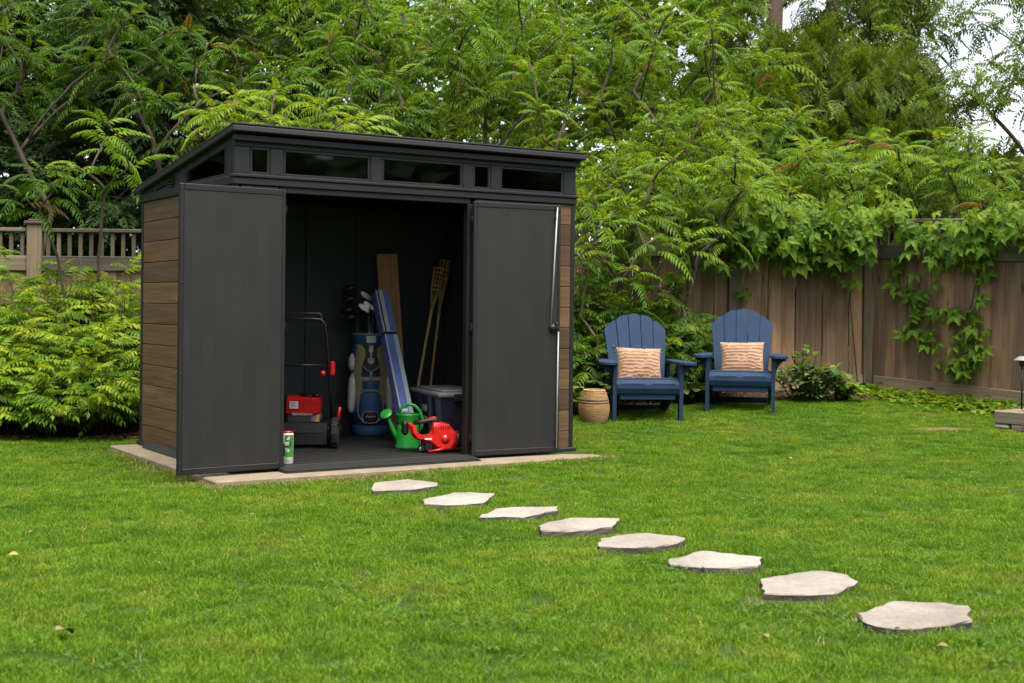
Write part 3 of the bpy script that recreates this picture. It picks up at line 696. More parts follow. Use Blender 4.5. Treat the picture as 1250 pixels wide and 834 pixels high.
# ================================================================== ADIRONDACK CHAIRS
def slat_outline(x0, x1, zb, bot_k):
    """back slat outline in the plane of the back: x across, y up; top follows a big arch with each slat rounded"""
    arch = lambda x: 0.80 - 0.155 * (abs(x) / 0.285) ** 2.1
    pts = [(x0 * bot_k, zb), (x1 * bot_k, zb)]
    n = 8
    for k in range(n + 1):
        x = x1 + (x0 - x1) * k / n; e = abs(2 * k / n - 1)
        pts.append((x, arch(x) - 0.014 * e ** 3))
    return pts
def chair(label, loc, rz):
    t = thing('adirondack_chair', label, 'chair', loc, rz, 'blue adirondack chairs'); t.scale = (1.03, 1.02, 1.02)
    # frame: x across, front towards -y, z up
    BM = Matrix.Translation((0, 0.13, 0.20)) @ Matrix.Rotation(R(-22), 4, 'X') @ Matrix.Rotation(R(90), 4, 'X')   # plane xy -> upright leaning back
    w = 0.114
    for k in range(5):
        x0 = -0.285 + k * w + 0.0025; x1 = x0 + w - 0.005
        m = MB(); m.prism(slat_outline(x0, x1, 0.0, 0.80), -0.011, 0.011, BM, 0.004); m.build('back_slat', M['chair'], t)
    m = MB(); m.box((0, 0.19, -0.024), (0.46, 0.06, 0.024), 0.004, Matrix.Translation((0, 0.13, 0.20)) @ Matrix.Rotation(R(-22), 4, 'X') @ Matrix.Rotation(R(90), 4, 'X')); m.build('back_brace', M['chair'], t)
    m = MB(); m.box((0, 0.52, -0.024), (0.54, 0.06, 0.024), 0.004, BM); m.build('back_brace', M['chair'], t)
    # seat: slats sloping down to the back, the front one curling over
    prof = [(-0.30, 0.255), (-0.318, 0.30), (-0.315, 0.335), (-0.295, 0.362), (-0.26, 0.374)]
    m = MB(); vs = []; fs = []
    inner = [(y + 0.02, z - 0.012) for y, z in prof]
    ring = prof + inner[::-1]; n = len(ring)
    for x in (-0.272, 0.272): vs += [(x, y, z) for y, z in ring]
    fs = [(i, (i + 1) % n, n + (i + 1) % n, n + i) for i in range(n)] + [tuple(reversed(range(n))), tuple(range(n, 2 * n))]
    m.add(vs, [tuple(reversed(f)) for f in fs]); fr = m.build('seat_front', M['chair'], t)
    for x in (-0.13, 0.13):
        m = MB(); m.box((x, -0.3175, 0.345), (0.2, 0.006, 0.006), 0.002); m.build('slot', M['black'], fr)
    for k in range(5):
        y0 = -0.245 + k * 0.088; z = 0.368 - (y0 + 0.245) * 0.36
        m = MB(); m.box((0, 0, 0), (0.544, 0.08, 0.02), 0.005, Matrix.Translation((0, y0 + 0.04, z)) @ Matrix.Rotation(R(-19.8), 4, 'X')); m.build('seat_slat', M['chair'], t)
    for sgn in (-1, 1):
        # side rail running from the front to the ground behind
        ol = [(-0.285, 0.255), (-0.285, 0.345), (-0.24, 0.355), (0.16, 0.205), (0.50, 0.08), (0.545, 0.0), (0.40, 0.0), (0.10, 0.125)]
        m = MB(); m.prism([(y, z) for y, z in ol][::-1], -0.013, 0.013, Matrix.Translation((sgn * 0.258, 0, 0)) @ Matrix(((0, 0, 1, 0), (1, 0, 0, 0), (0, 1, 0, 0), (0, 0, 0, 1))), 0)
        m.build('side_rail', M['chair'], t)
        # front leg, a broad board tapering down
        ol = [(-0.30, 0.0), (-0.235, 0.0), (-0.215, 0.505), (-0.32, 0.505)]
        m = MB(); m.prism(ol, -0.016, 0.016, Matrix.Translation((sgn * 0.290, 0, 0)) @ Matrix(((0, 0, 1, 0), (1, 0, 0, 0), (0, 1, 0, 0), (0, 0, 0, 1)))); m.build('front_leg', M['chair'], t)
        # bracket under the arm, curved
        pts = [(0, 0.505), (0.095, 0.505)] + [(0.095 * (1 - math.sin(a)) , 0.505 - 0.02 - 0.17 * (1 - math.cos(a))) for a in [R(90) * i / 6 for i in range(7)]]
        m = MB(); pl = [(sgn * (0.307 + x), z) for x, z in pts]
        if sgn > 0: pl.reverse()
        m.prism(pl, -0.012, 0.012, Matrix.Translation((0, -0.262, 0)) @ Matrix(((1, 0, 0, 0), (0, 0, -1, 0), (0, 1, 0, 0), (0, 0, 0, 1)))); m.build('bracket', M['chair'], t)
        # arm: wide paddle narrowing to the back
        ol = [(0.262, 0.30), (0.262, -0.05), (0.256, -0.20), (0.268, -0.33), (0.300, -0.378), (0.345, -0.388), (0.392, -0.372), (0.418, -0.325), (0.418, -0.23), (0.395, -0.05), (0.34, 0.30)]
        pl = [(sgn * x, y) for x, y in ol]
        ar = sum(a[0] * b[1] - a[1] * b[0] for a, b in zip(pl, pl[1:] + pl[:1]))
        if ar < 0: pl.reverse()
        m = MB(); m.prism(pl, 0.506, 0.530, None, 0.005); m.build('arm', M['chair'], t)
        # rear arm support
        m = MB(); m.bb(sgn * 0.274, sgn * 0.298, 0.24, 0.30, 0.06, 0.5055, 0.004); m.build('rear_leg', M['chair'], t)
    m = MB(); m.bb(-0.244, 0.244, 0.36, 0.385, 0.055, 0.11, 0.004); m.build('stretcher', M['chair'], t)
    m = MB(); m.bb(-0.244, 0.244, -0.282, -0.262, 0.20, 0.255, 0.004); m.build('front_apron', M['chair'], t)
    return t
cl = Vector((1.185, 11.85, 0)); cl.z = zt(cl.x, cl.y - 0.3) - 0.006
cr = Vector((2.16, 12.28, 0)); cr.z = zt(cr.x, cr.y - 0.3) - 0.006
CH1 = chair('blue adirondack chair beside the wicker basket, arm touching its twin', cl, R(5))
CH2 = chair('blue adirondack chair on the fence side, turned in towards its twin', cr, R(-11))
def pillow(label, chairo, dx, roll):
    """pleated cushion leaning on the back of a chair"""
    n = 34; m = MB(); hw, hh = 0.205, 0.168
    def sq(u, w): return (u * hw * (1 - 0.07 * (1 - abs(w)) ** 1 * abs(u) ** 3 * 0 - 0.06 * (1 - w * w) * abs(u) ** 4 * 1), w * hh * (1 - 0.07 * (1 - u * u) * abs(w) ** 4))
    for face in (1, -1):
        vs = []; fs = []
        for j in range(n + 1):
            for i in range(n + 1):
                u, w = 2 * i / n - 1, 2 * j / n - 1
                x, z = sq(u, w)
                th = 0.085 * (max(0, (1 - abs(u) ** 3.2) * (1 - abs(w) ** 3.2))) ** 0.55
                if face == 1:
                    wv = w * 5.2 + 0.35 * noise.noise(Vector((u * 2.2, w * 1.4, 4.1 + dx * 9))) + 0.25 * noise.noise(Vector((u * 5, w * 3, 1.7)))
                    saw = (wv % 1.0); pl_ = (saw ** 1.6) * 0.024
                    th += pl_ * (0.3 + 0.7 * min(1, (1 - abs(u)) * 6))
                vs.append((x, -face * th * (0.8 if face == 1 else 0.5), z))
        for j in range(n):
            for i in range(n):
                q = (j * (n + 1) + i, j * (n + 1) + i + 1, (j + 1) * (n + 1) + i + 1, (j + 1) * (n + 1) + i)
                fs.append(q if face == 1 else tuple(reversed(q)))
        m.add(vs, fs, smooth=True)
    o = m.build('throw_pillow', M['pillow'])
    # seat slat tops fall to the back; the cushion stands on them and leans on the slats
    loc = Matrix.Translation(chairo.location) @ Matrix.Rotation(chairo.rotation_euler.z, 4, 'Z') @ Matrix.Translation((dx, 0.030, 0.492)) @ Matrix.Rotation(R(-20), 4, 'X') @ Matrix.Rotation(roll, 4, 'Y')
    o.matrix_world = loc
    return tag(o, label, 'pillow', 'pleated peach pillows')
pillow('pleated peach pillow on the chair beside the wicker basket', CH1, -0.02, R(1.5))
pillow('pleated peach pillow on the chair on the fence side', CH2, 0.01, R(-1.0))

# ================================================================== WICKER BASKET
bp = G(725, 516); bp.z = zt(bp.x, bp.y)
bk = thing('wicker_basket', 'barrel-shaped woven wicker basket on the grass beside a blue chair', 'basket', bp)
def br(z): return 0.088 + 0.043 * math.sin(math.pi * min(1, max(0, (z + 0.015) / 0.31)) ** 0.9)
part('lining', M['twine'], lambda m: m.lathe([(br(z) - 0.008, z) for z in [0.0, .03, .06, .1, .14, .18, .22, .25, .275]] + [(br(.275) - 0.016, .275), (br(.25) - 0.02, .2), (0.05, 0.03), (0.001, 0.03)], 28), bk)
for k in range(30):
    a = 2 * math.pi * k / 30 + random.uniform(-.02, .02)
    part('stake', M['wicker'], lambda m: m.tube([((br(z) - 0.002) * math.cos(a), (br(z) - 0.002) * math.sin(a), z) for z in (0, .05, .1, .15, .2, .25, .285)], 0.0038, 5), bk)
for k in range(25):
    z = 0.008 + k * 0.0112
    dark = k in (15, 17)
    ring = []
    for j in range(61):
        a = 2 * math.pi * j / 60; ring.append(((br(z) + 0.0035 * (1 if (j + k) % 2 else -1)) * math.cos(a), (br(z) + 0.0035 * (1 if (j + k) % 2 else -1)) * math.sin(a), z + 0.004 * noise.noise(Vector((a * 1.5, k * 0.7, 2)))))
    part('weave', M['twine'] if dark else M['wicker'], lambda m: m.tube(ring, 0.0052, 5, cap=False), bk)
part('rim', M['wicker'], lambda m: m.tube([((br(.285)) * math.cos(R(a)), br(.285) * math.sin(R(a)), 0.286) for a in range(0, 361, 12)], 0.009, 7, cap=False), bk)

# ================================================================== RAISED BED AND PATH LIGHT AT THE RIGHT EDGE
q0 = G(1213, 524); q0.z = zt(q0.x, q0.y)
rb = thing('raised_bed', 'low raised garden bed of old grey timbers by the side fence', 'planter', q0, R(-50))
mb = MB(); mb.bb(-0.01, 0.14, 0.0, 0.16, 0.0, 0.05, 0.02); mb.build('footing_block', M['stone'], rb)
for nm, mt, a in (('timber', 'sleeper', (0.0, 1.6, 0.0, 0.085, 0.052, 0.165)), ('timber', 'sleeper', (0.16, 1.6, 0.0, 0.08, 0.0, 0.05)), ('timber', 'sleeper', (0.0, 0.085, 0.086, 0.9, 0.052, 0.163)),
                  ('timber', 'sleeper', (0.005, 0.085, 0.17, 0.9, 0.0, 0.05)), ('timber', 'sleeper', (0.086, 1.6, 0.815, 0.9, 0.052, 0.165))):
    mb = MB(); mb.bb(*a, 0.008); mb.build(nm, M[mt], rb)
mb = MB(); mb.bb(0.086, 1.599, 0.086, 0.814, 0.0, 0.14, 0.01); mb.build('bed_soil', M['soil'], rb)
lp = W(1247, 513, 11.55)
lm = thing('path_light', 'slim dark path light with pale hat in the raised bed', 'lamp', (lp.x, lp.y, q0.z + 0.139))
part('pole', M['black'], lambda m: m.tube([(0, 0, 0), (0, 0, 0.42)], 0.008, 8), lm)
part('lamp_hat', M['totelid'], lambda m: m.lathe([(0.075, 0.455), (0.07, 0.462), (0.03, 0.49), (0.006, 0.495), (0.001, 0.495)], 20), lm)
part('lamp_body', M['black'], lambda m: m.lathe([(0.02, 0.405), (0.028, 0.44), (0.03, 0.456)], 14), lm)
part('crossbar', M['black'], lambda m: m.tube([(-0.0, 0, 0.385), (0.09, 0, 0.385)], 0.006, 6), lm)

# ================================================================== THINGS IN THE SHED  (floor top at FZ)
FZ = ZS + Z0 + 0.004
# --- lawn mower, seen from behind its handle
mw = thing('lawn_mower', 'red and black push lawn mower parked in the shed behind the left door', 'lawn mower', (-1.575, 9.86, FZ), R(4))
def mtx(x, y, z, ax=None, an=0): 
    m = Matrix.Translation((x, y, z)); return m @ Matrix.Rotation(an, 4, ax) if ax else m
for x, y, r_ in ((-0.245, 0.0, 0.115), (0.245, 0.0, 0.115), (-0.225, 0.62, 0.09), (0.225, 0.62, 0.09)):
    wh = part('wheel', M['rubber'], lambda m: m.lathe([(r_ * .62, -.026), (r_ * .93, -.026), (r_, -.018), (r_, .018), (r_ * .93, .026), (r_ * .62, .026), (r_ * .62, -.026)], 28, mtx(x, y, r_ + 0.001, 'Y', R(90))), mw)
    part('rim', M['dsteel'], lambda m: m.lathe([(0.012, -.03), (r_ * .25, -.03), (r_ * .3, -.012), (r_ * .62, -.018), (r_ * .62, .018), (r_ * .3, .012), (r_ * .25, .03), (0.012, .03)], 20, mtx(x, y, r_ + 0.001, 'Y', R(90))), wh)
    for k in range(24):
        a = 2 * math.pi * k / 24
        part('tread', M['rubber'], lambda m: m.box((0, 0, 0), (0.05, 0.01, 0.006), 0.002, mtx(x, y, r_ + 0.001) @ Matrix.Rotation(a, 4, 'X') @ Matrix.Translation((0, 0, r_ + 0.001))), wh) if k % 2 == 0 else None
deck = [(-0.2, 0.03), (0.2, 0.03), (0.235, 0.12), (0.245, 0.35), (0.20, 0.60), (0.10, 0.70), (-0.10, 0.70), (-0.20, 0.60), (-0.245, 0.35), (-0.235, 0.12)]
part('deck', M['black'], lambda m: m.prism(deck, 0.06, 0.175, None, 0.03), mw)
part('rear_flap', M['black'], lambda m: (m.box((0, 0.0, 0.155), (0.38, 0.02, 0.10), 0.006, mtx(0, -0.005, -0.015, 'X', R(-8))), m.bb(-0.19, 0.19, -0.05, -0.03, 0.025, 0.115, 0.006)), mw)
part('flap_ridge', M['panel'], lambda m: m.bb(-0.17, 0.17, -0.052, -0.045, 0.115, 0.13, 0.003), mw)
part('engine_block', M['alu'], lambda m: (m.bb(-0.13, 0.12, 0.10, 0.42, 0.176, 0.25, 0.015), m.bb(-0.09, 0.07, 0.075, 0.10, 0.235, 0.255, 0.004)), mw)
for k in range(5): part('cooling_fin', M['dsteel'], lambda m: m.bb(-0.12, 0.06, 0.09, 0.0995, 0.185 + k * 0.011, 0.190 + k * 0.011, 0.001), mw)
part('sticker', M['yellow'], lambda m: m.add([(0.085, 0.0975, 0.19), (0.118, 0.0975, 0.19), (0.118, 0.0975, 0.245), (0.105, 0.0975, 0.245)], [(0, 1, 2, 3)]), mw)
shr = part('engine_shroud', M['redd'], lambda m: (m.prism([(-0.13, 0.08), (0.10, 0.075), (0.125, 0.11), (0.125, 0.38), (0.09, 0.42), (-0.09, 0.42), (-0.13, 0.38)], 0.255, 0.375, None, 0.022), m.bb(-0.135, -0.02, 0.10, 0.34, 0.35, 0.385, 0.015)), mw)
part('air_grille', M['black'], lambda m: m.lathe([(0.085, 0.0), (0.085, 0.012), (0.06, 0.02), (0.001, 0.022)], 20, mtx(0.03, 0.25, 0.3755)), shr)
lab_ = part('sticker', M['white'], lambda m: m.bb(-0.105, -0.04, 0.0685, 0.0755, 0.29, 0.345, 0.001), shr)
for k, zz in enumerate((0.334, 0.322, 0.31, 0.30)):
    part('print_line', M['alu'], lambda m: m.add([(-0.099, 0.0680, zz), (-0.05 - 0.008 * (k % 2), 0.0680, zz), (-0.05 - 0.008 * (k % 2), 0.0680, zz + 0.006), (-0.099, 0.0680, zz + 0.006)], [(0, 1, 2, 3)]), lab_)
part('fuel_cap', M['black'], lambda m: m.lathe([(0.032, 0), (0.032, 0.02), (0.025, 0.025)], 14, mtx(0.09, 0.14, 0.3755)), mw)
part('muffler', M['black'], lambda m: m.bb(-0.19, -0.136, 0.14, 0.34, 0.2, 0.37, 0.02), mw)
hb = [(0.215, 0.02, 0.22), (0.213, -0.12, 0.50), (0.195, -0.30, 0.86), (0.185, -0.335, 0.945), (0.155, -0.348, 0.975), (0.10, -0.35, 0.98)]
part('handlebar', M['tube'], lambda m: m.tube(hb + [(-x, y, z) for x, y, z in reversed(hb)], 0.0125, 10), mw)
ba = [(0.165, -0.29, 0.90), (0.16, -0.30, 1.005), (0.145, -0.305, 1.02)]
part('brake_bar', M['dsteel'], lambda m: m.tube(ba + [(-x, y, z) for x, y, z in reversed(ba)], 0.0045, 8), mw)
part('crossbar', M['tube'], lambda m: m.tube([(-0.205, -0.185, 0.635), (0.205, -0.185, 0.635)], 0.008, 8), mw)
part('handle_clamp', M['red'], lambda m: (m.box((0.235, -0.19, 0.61), (0.035, 0.05, 0.11), 0.012, None), m.lathe([(0.02, 0), (0.02, 0.03)], 10, mtx(0.165, -0.18, 0.575, 'X', R(90)))), mw)
part('bolt', M['steel'], lambda m: m.lathe([(0.009, 0), (0.009, 0.012), (0.001, 0.016)], 8, mtx(0.203, -0.185, 0.69, 'X', R(90))), mw)
part('height_lever', M['red'], lambda m: m.tube([(0.27, 0.0, 0.19), (0.272, -0.02, 0.255), (0.282, -0.03, 0.31)], [0.016, 0.012, 0.012], 8), mw)
part('spring', M['steel'], lambda m: m.tube([(0.262 + 0.008 * math.cos(k), -0.035 + 0.008 * math.sin(k), 0.10 + 0.0045 * k) for k in range(24)], 0.0028, 5), mw)

# --- golf bag with clubs
gb = S(1.835, 1.66); gb.z = FZ
bag = thing('golf_bag', 'navy and tan golf bag standing at the back of the shed', 'golf bag', gb, R(6))
RX = lambda z: 0.143 + 0.02 * math.sin(z * 3.0) + (0.012 if z > 0.8 else 0)
bodyp = [(RX(z), z) for z in [0.09, 0.2, 0.35, 0.5, 0.65, 0.76]]
def sp(a, z, o=0.0):
    """point on the bag's side: a degrees from the front, z height, o proud of the surface"""
    r_ = RX(z) + o; return (r_ * math.sin(R(a)), -r_ * 0.92 * math.cos(R(a)), z)
part('body', M['navy'], lambda m: m.lathe(bodyp, 32, sy=0.92), bag)
part('base', M['navy'], lambda m: m.lathe([(0.14, 0), (0.152, 0.012), (0.152, 0.085), (0.14, 0.095)], 32, sy=0.92), bag)
part('collar', M['navy'], lambda m: m.lathe([(0.145, 0.755), (0.158, 0.765), (0.158, 0.83), (0.152, 0.845), (0.132, 0.845), (0.126, 0.78), (0.001, 0.76)], 32, sy=0.92), bag)
part('collar_piping', M['greypipe'], lambda m: m.tube([(0.157 * math.sin(R(a)), -0.157 * 0.92 * math.cos(R(a)), 0.842) for a in range(0, 361, 10)], 0.006, 6, cap=False), bag)
part('collar_lining', M['tan'], lambda m: m.lathe([(0.131, 0.84), (0.125, 0.80)], 28, sy=0.92), bag)
part('name_tab', M['white'], lambda m: m.add([sp(-13, 0.772, 0.006), sp(13, 0.772, 0.006), sp(13, 0.828, 0.003), sp(-13, 0.828, 0.003), sp(0, 0.772, 0.008), sp(0, 0.828, 0.005)], [(0, 4, 5, 3), (4, 1, 2, 5)]), bag)
def strip(m, path, half, o=0.006):
    vs = []; fs = []
    for a, z in path: vs += [sp(a - half, z, o), sp(a, z, o + 0.004), sp(a + half, z, o)]
    for i in range(len(path) - 1):
        fs += [(3 * i, 3 * i + 1, 3 * i + 4, 3 * i + 3), (3 * i + 1, 3 * i + 2, 3 * i + 5, 3 * i + 4)]
    m.add(vs, [tuple(f) for f in fs], smooth=True)
for sgn in (-1, 1):
    part('tan_panel', M['tan'], lambda m: strip(m, [(sgn * a, z) for a, z in ((33, 0.26), (33, 0.34), (36, 0.42), (40, 0.50), (36, 0.58), (27, 0.66), (28, 0.72), (40, 0.755))], 11, 0.010), bag)
    part('piping', M['greypipe'], lambda m: m.tube([sp(sgn * a, z, 0.012) for a, z in ((46, 0.2), (46, 0.34), (49, 0.42), (53, 0.50), (50, 0.58), (42, 0.66), (44, 0.72))], 0.004, 5), bag)
    # long side pocket, pale, in two bulges
    part('side_pocket', M['palegrey'], lambda m: m.lathe([(0.001, 0), (0.034, 0.015), (0.050, 0.06), (0.054, 0.20), (0.046, 0.29), (0.024, 0.335), (0.001, 0.345)], 14, mtx(sgn * 0.163, -0.045, 0.18) @ Matrix.Rotation(sgn * R(-3), 4, 'Y'), 0.75, 1.5), bag)
    part('side_pocket', M['palegrey'], lambda m: m.lathe([(0.001, 0), (0.025, 0.012), (0.044, 0.05), (0.038, 0.11), (0.015, 0.145), (0.001, 0.15)], 14, mtx(sgn * 0.156, -0.055, 0.53), 0.8, 1.4), bag)
part('tan_panel', M['tan'], lambda m: strip(m, [(0, 0.46), (0, 0.475), (0, 0.49)], 34, 0.008), bag)
part('dark_panel', M['black'], lambda m: strip(m, [(0, 0.49), (0, 0.6), (0, 0.75)], 24, 0.004), bag)
part('putter_strap', M['palegrey'], lambda m: (m.tube([sp(-7, 0.645, .014), sp(-3.5, 0.605, .016), sp(0, 0.60, .016), sp(3.5, 0.605, .016), sp(7, 0.645, .014)], 0.007, 6), m.tube([sp(0, 0.60, .016), sp(0, 0.735, .014)], 0.007, 6), m.tube([sp(-4, 0.745, .014), sp(-4, 0.70, .014), sp(0, 0.685, .014), sp(4, 0.70, .014), sp(4, 0.745, .014), sp(-4, 0.745, .014)], 0.005, 6)), bag)
part('sling', M['greypipe'], lambda m: (m.tube([sp(-23, 0.585, .012), sp(-12, 0.55, .014), sp(0, 0.535, .015), sp(12, 0.55, .014), sp(23, 0.585, .012)], 0.005, 6), m.tube([sp(0, 0.535, .015), sp(0, 0.475, .015)], 0.011, 6)), bag)
for sgn in (-1, 1):
    part('stud', M['steel'], lambda m: m.lathe([(0.007, 0), (0.004, 0.005), (0.001, 0.006)], 8, Matrix.Translation(sp(sgn * 9, 0.615, 0.008)) @ Matrix.Rotation(R(90), 4, 'X')), bag)
def pocket(nm, mat, cx, cz, hw, hh, depth, r0, parent=bag, pow_=2.6):
    """bulging rounded pouch on the front of the bag"""
    n = 18; m = MB(); vs = []; fs = []
    for j in range(n + 1):
        for i in range(n + 1):
            u, w = 2 * i / n - 1, 2 * j / n - 1
            k = (1 - abs(w) ** 2 / 2 * 0.55) if w > 0 else 1.0
            uu = u * math.sqrt(1 - 0.35 * w * w); ww = w * math.sqrt(1 - 0.35 * u * u)
            d = max(0, 1 - max(abs(u), abs(w)) ** pow_) ** 0.5
            x = cx + uu * hw; z = cz + ww * hh
            a = math.asin(max(-0.99, min(0.99, x / RX(z))))
            p = sp(math.degrees(a), z, -0.004 + depth * d); vs.append(p)
    for j in range(n):
        for i in range(n):
            q = (j * (n + 1) + i, j * (n + 1) + i + 1, (j + 1) * (n + 1) + i + 1, (j + 1) * (n + 1) + i); fs.append(q)
    m.add(vs, fs, smooth=True); return m.build(nm, mat, parent)
def loop_on(cx, cz, hw, hh, o, r_, k=4.0):
    pts = []
    for a in range(0, 361, 10):
        c_, s_ = math.cos(R(a)), math.sin(R(a))
        x = cx + hw * math.copysign(abs(c_) ** (2 / k), c_); z = cz + hh * math.copysign(abs(s_) ** (2 / k), s_)
        an = math.asin(max(-0.99, min(0.99, x / RX(z)))); pts.append(sp(math.degrees(an), z, o))
    return pts
pocket('front_pocket', M['navy'], 0, 0.245, 0.092, 0.145, 0.045, 0)
part('pocket_piping', M['greypipe'], lambda m: m.tube(loop_on(0, 0.25, 0.084, 0.128, 0.038, 0, 3.0), 0.005, 6, cap=False), bag)
pocket('upper_pocket', M['navy'], 0, 0.425, 0.062, 0.042, 0.03, 0)
part('pocket_piping', M['greypipe'], lambda m: m.tube([sp(a, 0.388, 0.02) for a in range(-28, 29, 7)], 0.004, 6), bag)
pl2 = pocket('badge', M['black'], 0, 0.16, 0.062, 0.048, 0.014, 0, bag, 6.0); pl2.location = (0, -0.036, 0)
part('badge_border', M['greypipe'], lambda m: m.tube([(x, y - 0.036, z) for x, y, z in loop_on(0, 0.16, 0.062, 0.048, 0.008, 0, 4.0)], 0.004, 6, cap=False), bag)
part('badge_lettering', M['greypipe'], lambda m: [m.box((-0.036 + k * 0.0105, -0.036 - 0.92 * math.sqrt(max(0, RX(.165) ** 2 - (-0.036 + k * .0105) ** 2)) - 0.0125, 0.165 + 0.002 * (k % 2)), (0.007, 0.002, 0.011 + 0.003 * (k % 3 == 0)), 0.0005) for k in range(8)], bag)
# clubs: heads up, grips down inside the bag
def club(label, top, lean, kind, yaw):
    top = (top[0] * 1.35, top[1] * 1.2, top[2] + 0.03); base = gb + Vector((top[0] * 0.25, top[1] * 0.25, 0.10)); tip = gb + Vector((top[0], top[1], top[2]))
    c = thing('golf_club', label, 'golf club', base, 0, 'golf clubs in the bag')
    d = tip - base
    part('shaft', M['steel'] if kind == 'iron' else M['dsteel'], lambda m: m.tube([(0, 0, 0), d * 0.5, d], [0.006, 0.0055, 0.0045], 8), c)
    HM = Matrix.Translation(d) @ Matrix.Rotation(yaw, 4, 'Z') @ Matrix.Scale(1.2, 4)
    if kind == 'iron':
        part('head', M['steel'], lambda m: m.prism([(-0.006, -0.005), (0.012, -0.008), (0.05, 0.0), (0.078, 0.018), (0.07, 0.036), (0.03, 0.030), (0.002, 0.018)], -0.006, 0.006, HM @ Matrix.Rotation(R(90), 4, 'X') @ Matrix.Rotation(R(18), 4, 'Z'), 0.002), c)
        part('hosel', M['dsteel'], lambda m: m.tube([d * 0.97, d * 1.01], 0.008, 8), c)
    elif kind == 'wood':
        part('head', M['tube'], lambda m: m.lathe([(0.001, -0.026), (0.032, -0.022), (0.048, -0.005), (0.047, 0.008), (0.03, 0.022), (0.001, 0.027)], 18, HM @ Matrix.Translation((0.042, 0, 0.02)) @ Matrix.Rotation(R(15), 4, 'Y'), 1.15, 0.9), c)
        part('hosel', M['tube'], lambda m: m.tube([d * 0.97, d * 1.02], 0.009, 8), c)
    else:
        part('head_cover', M['black'], lambda m: m.lathe([(0.02, -0.14), (0.024, -0.05), (0.04, 0.0), (0.048, 0.04), (0.036, 0.075), (0.001, 0.085)], 16, HM @ Matrix.Rotation(lean, 4, 'Y')), c)
    part('grip', M['rubber'], lambda m: m.tube([d * -0.02, d * 0.24], [0.012, 0.010], 8), c)
for lab, tp, ln, kd, yw in (
    ('tallest black golf wood at the left of the golf bag', (-0.105, 0.03, 1.165), 0, 'wood', R(170)),
    ('second black golf wood below the tallest in the bag', (-0.10, -0.03, 1.075), 0, 'wood', R(185)),
    ('low black golf wood leaning left out of the golf bag', (-0.10, -0.065, 0.985), 0, 'wood', R(190)),
    ('lowest dark hybrid club hanging over the bag collar', (-0.085, -0.085, 0.925), 0, 'wood', R(175)),
    ('bright steel iron rising highest from the middle of the bag', (-0.005, -0.05, 1.10), 0, 'iron', R(200)),
    ('steel iron just behind the brightest one in the bag', (0.012, -0.03, 1.02), 0, 'iron', R(185)),
    ('short steel iron at the front of the golf bag', (-0.012, -0.085, 1.0), 0, 'iron', R(190)),
    ('dark hooded golf club beside the striped carton', (0.07, -0.01, 1.02), R(8), 'cover', 0),
    ('small silver wedge low beside the striped carton', (0.065, -0.07, 0.94), 0, 'iron', R(60)),
    ('black hooded golf club behind the irons in the bag', (0.035, 0.06, 1.08), R(-4), 'cover', 0)):
    club(lab, tp, ln, kd, yw)

# --- pine board leaning on the back wall
def leaner(name, label, cat, mat_parts, base, top, roll=0.0):
    base, top = Vector(base), Vector(top); o = thing(name, label, cat, base)
    o.rotation_mode = 'QUATERNION'
    d = (top - base).normalized(); x = Vector((CT, ST, 0)); x = (x - d * x.dot(d)).normalized(); y = d.cross(x)
    o.rotation_quaternion = Matrix((x, y, d)).transposed().to_quaternion() @ Matrix.Rotation(roll, 3, 'Z').to_quaternion()
    return o, (top - base).length
pb = S(2.165, 1.80, FZ + 0.002); ptp = S(2.095, 1.905, 1.585)
pbo, L_ = leaner('pine_board', 'plain pine board leaning against the back wall of the shed', 'board', None, pb, ptp)
part('plank', M['pine'], lambda m: m.bb(-0.098, 0.098, -0.012, 0.012, 0, L_, 0.003), pbo)
tag(pbo)
# --- long striped carton
def on_floor(px, py, z): u, v = unroll(px, py); Y = FPX * (HC - z) / v; return Vector((u * Y / FPX, Y, z))
cb = W(501, 545, 10.15); cb.z = FZ + 0.012; ct_ = W(463.5, 358, 10.72)
cbo, L_ = leaner('striped_carton', 'long blue and white striped carton with black band leaning behind the watering can', 'carton', None, cb, ct_)
hw = 0.055; hd_ = 0.045; zb_ = L_ * 0.70
part('lower_box', M['bluestripe'], lambda m: m.bb(-hw, hw, -hd_, hd_, 0.012, zb_, 0.003), cbo)
part('lid', M['bluestripe'], lambda m: m.bb(-hw - 0.003, hw + 0.003, -hd_ - 0.003, hd_ + 0.003, zb_ + 0.018, L_, 0.003), cbo)
part('black_band', M['black'], lambda m: m.bb(-hw - 0.001, hw + 0.001, -hd_ - 0.001, hd_ + 0.001, zb_ - 0.001, zb_ + 0.019, 0.002), cbo)
part('pale_stripe', M['whitestripe'], lambda m: m.bb(hw * 0.36, hw * 1.03, -hd_ - 0.0025, -hd_ + 0.01, 0.015, zb_ - 0.002, 0.001), cbo)
part('pale_stripe', M['whitestripe'], lambda m: m.bb(-hw * 1.03, -hw * 0.80, -hd_ - 0.0025, -hd_ + 0.01, 0.015, zb_ - 0.002, 0.001), cbo)
part('pale_stripe', M['whitestripe'], lambda m: m.bb(-hw * 0.62, -hw * 0.02, -hd_ - 0.0055, -hd_ + 0.01, zb_ + 0.019, L_ - 0.002, 0.001), cbo)
part('pale_stripe', M['whitestripe'], lambda m: m.bb(-hw * 1.09, -hw * 0.86, -hd_ - 0.0055, -hd_ + 0.01, zb_ + 0.019, L_ - 0.002, 0.001), cbo)
part('dark_stripe', M['black'], lambda m: m.bb(-hw * 0.86, -hw * 0.62, -hd_ - 0.005, -hd_ + 0.01, zb_ + 0.019, L_ - 0.002, 0.001), cbo)
part('end_label', M['white'], lambda m: m.bb(-hw * 0.7, hw * 0.2, -hd_ - 0.003, -hd_ + 0.01, 0.25, 0.275, 0.001), cbo)
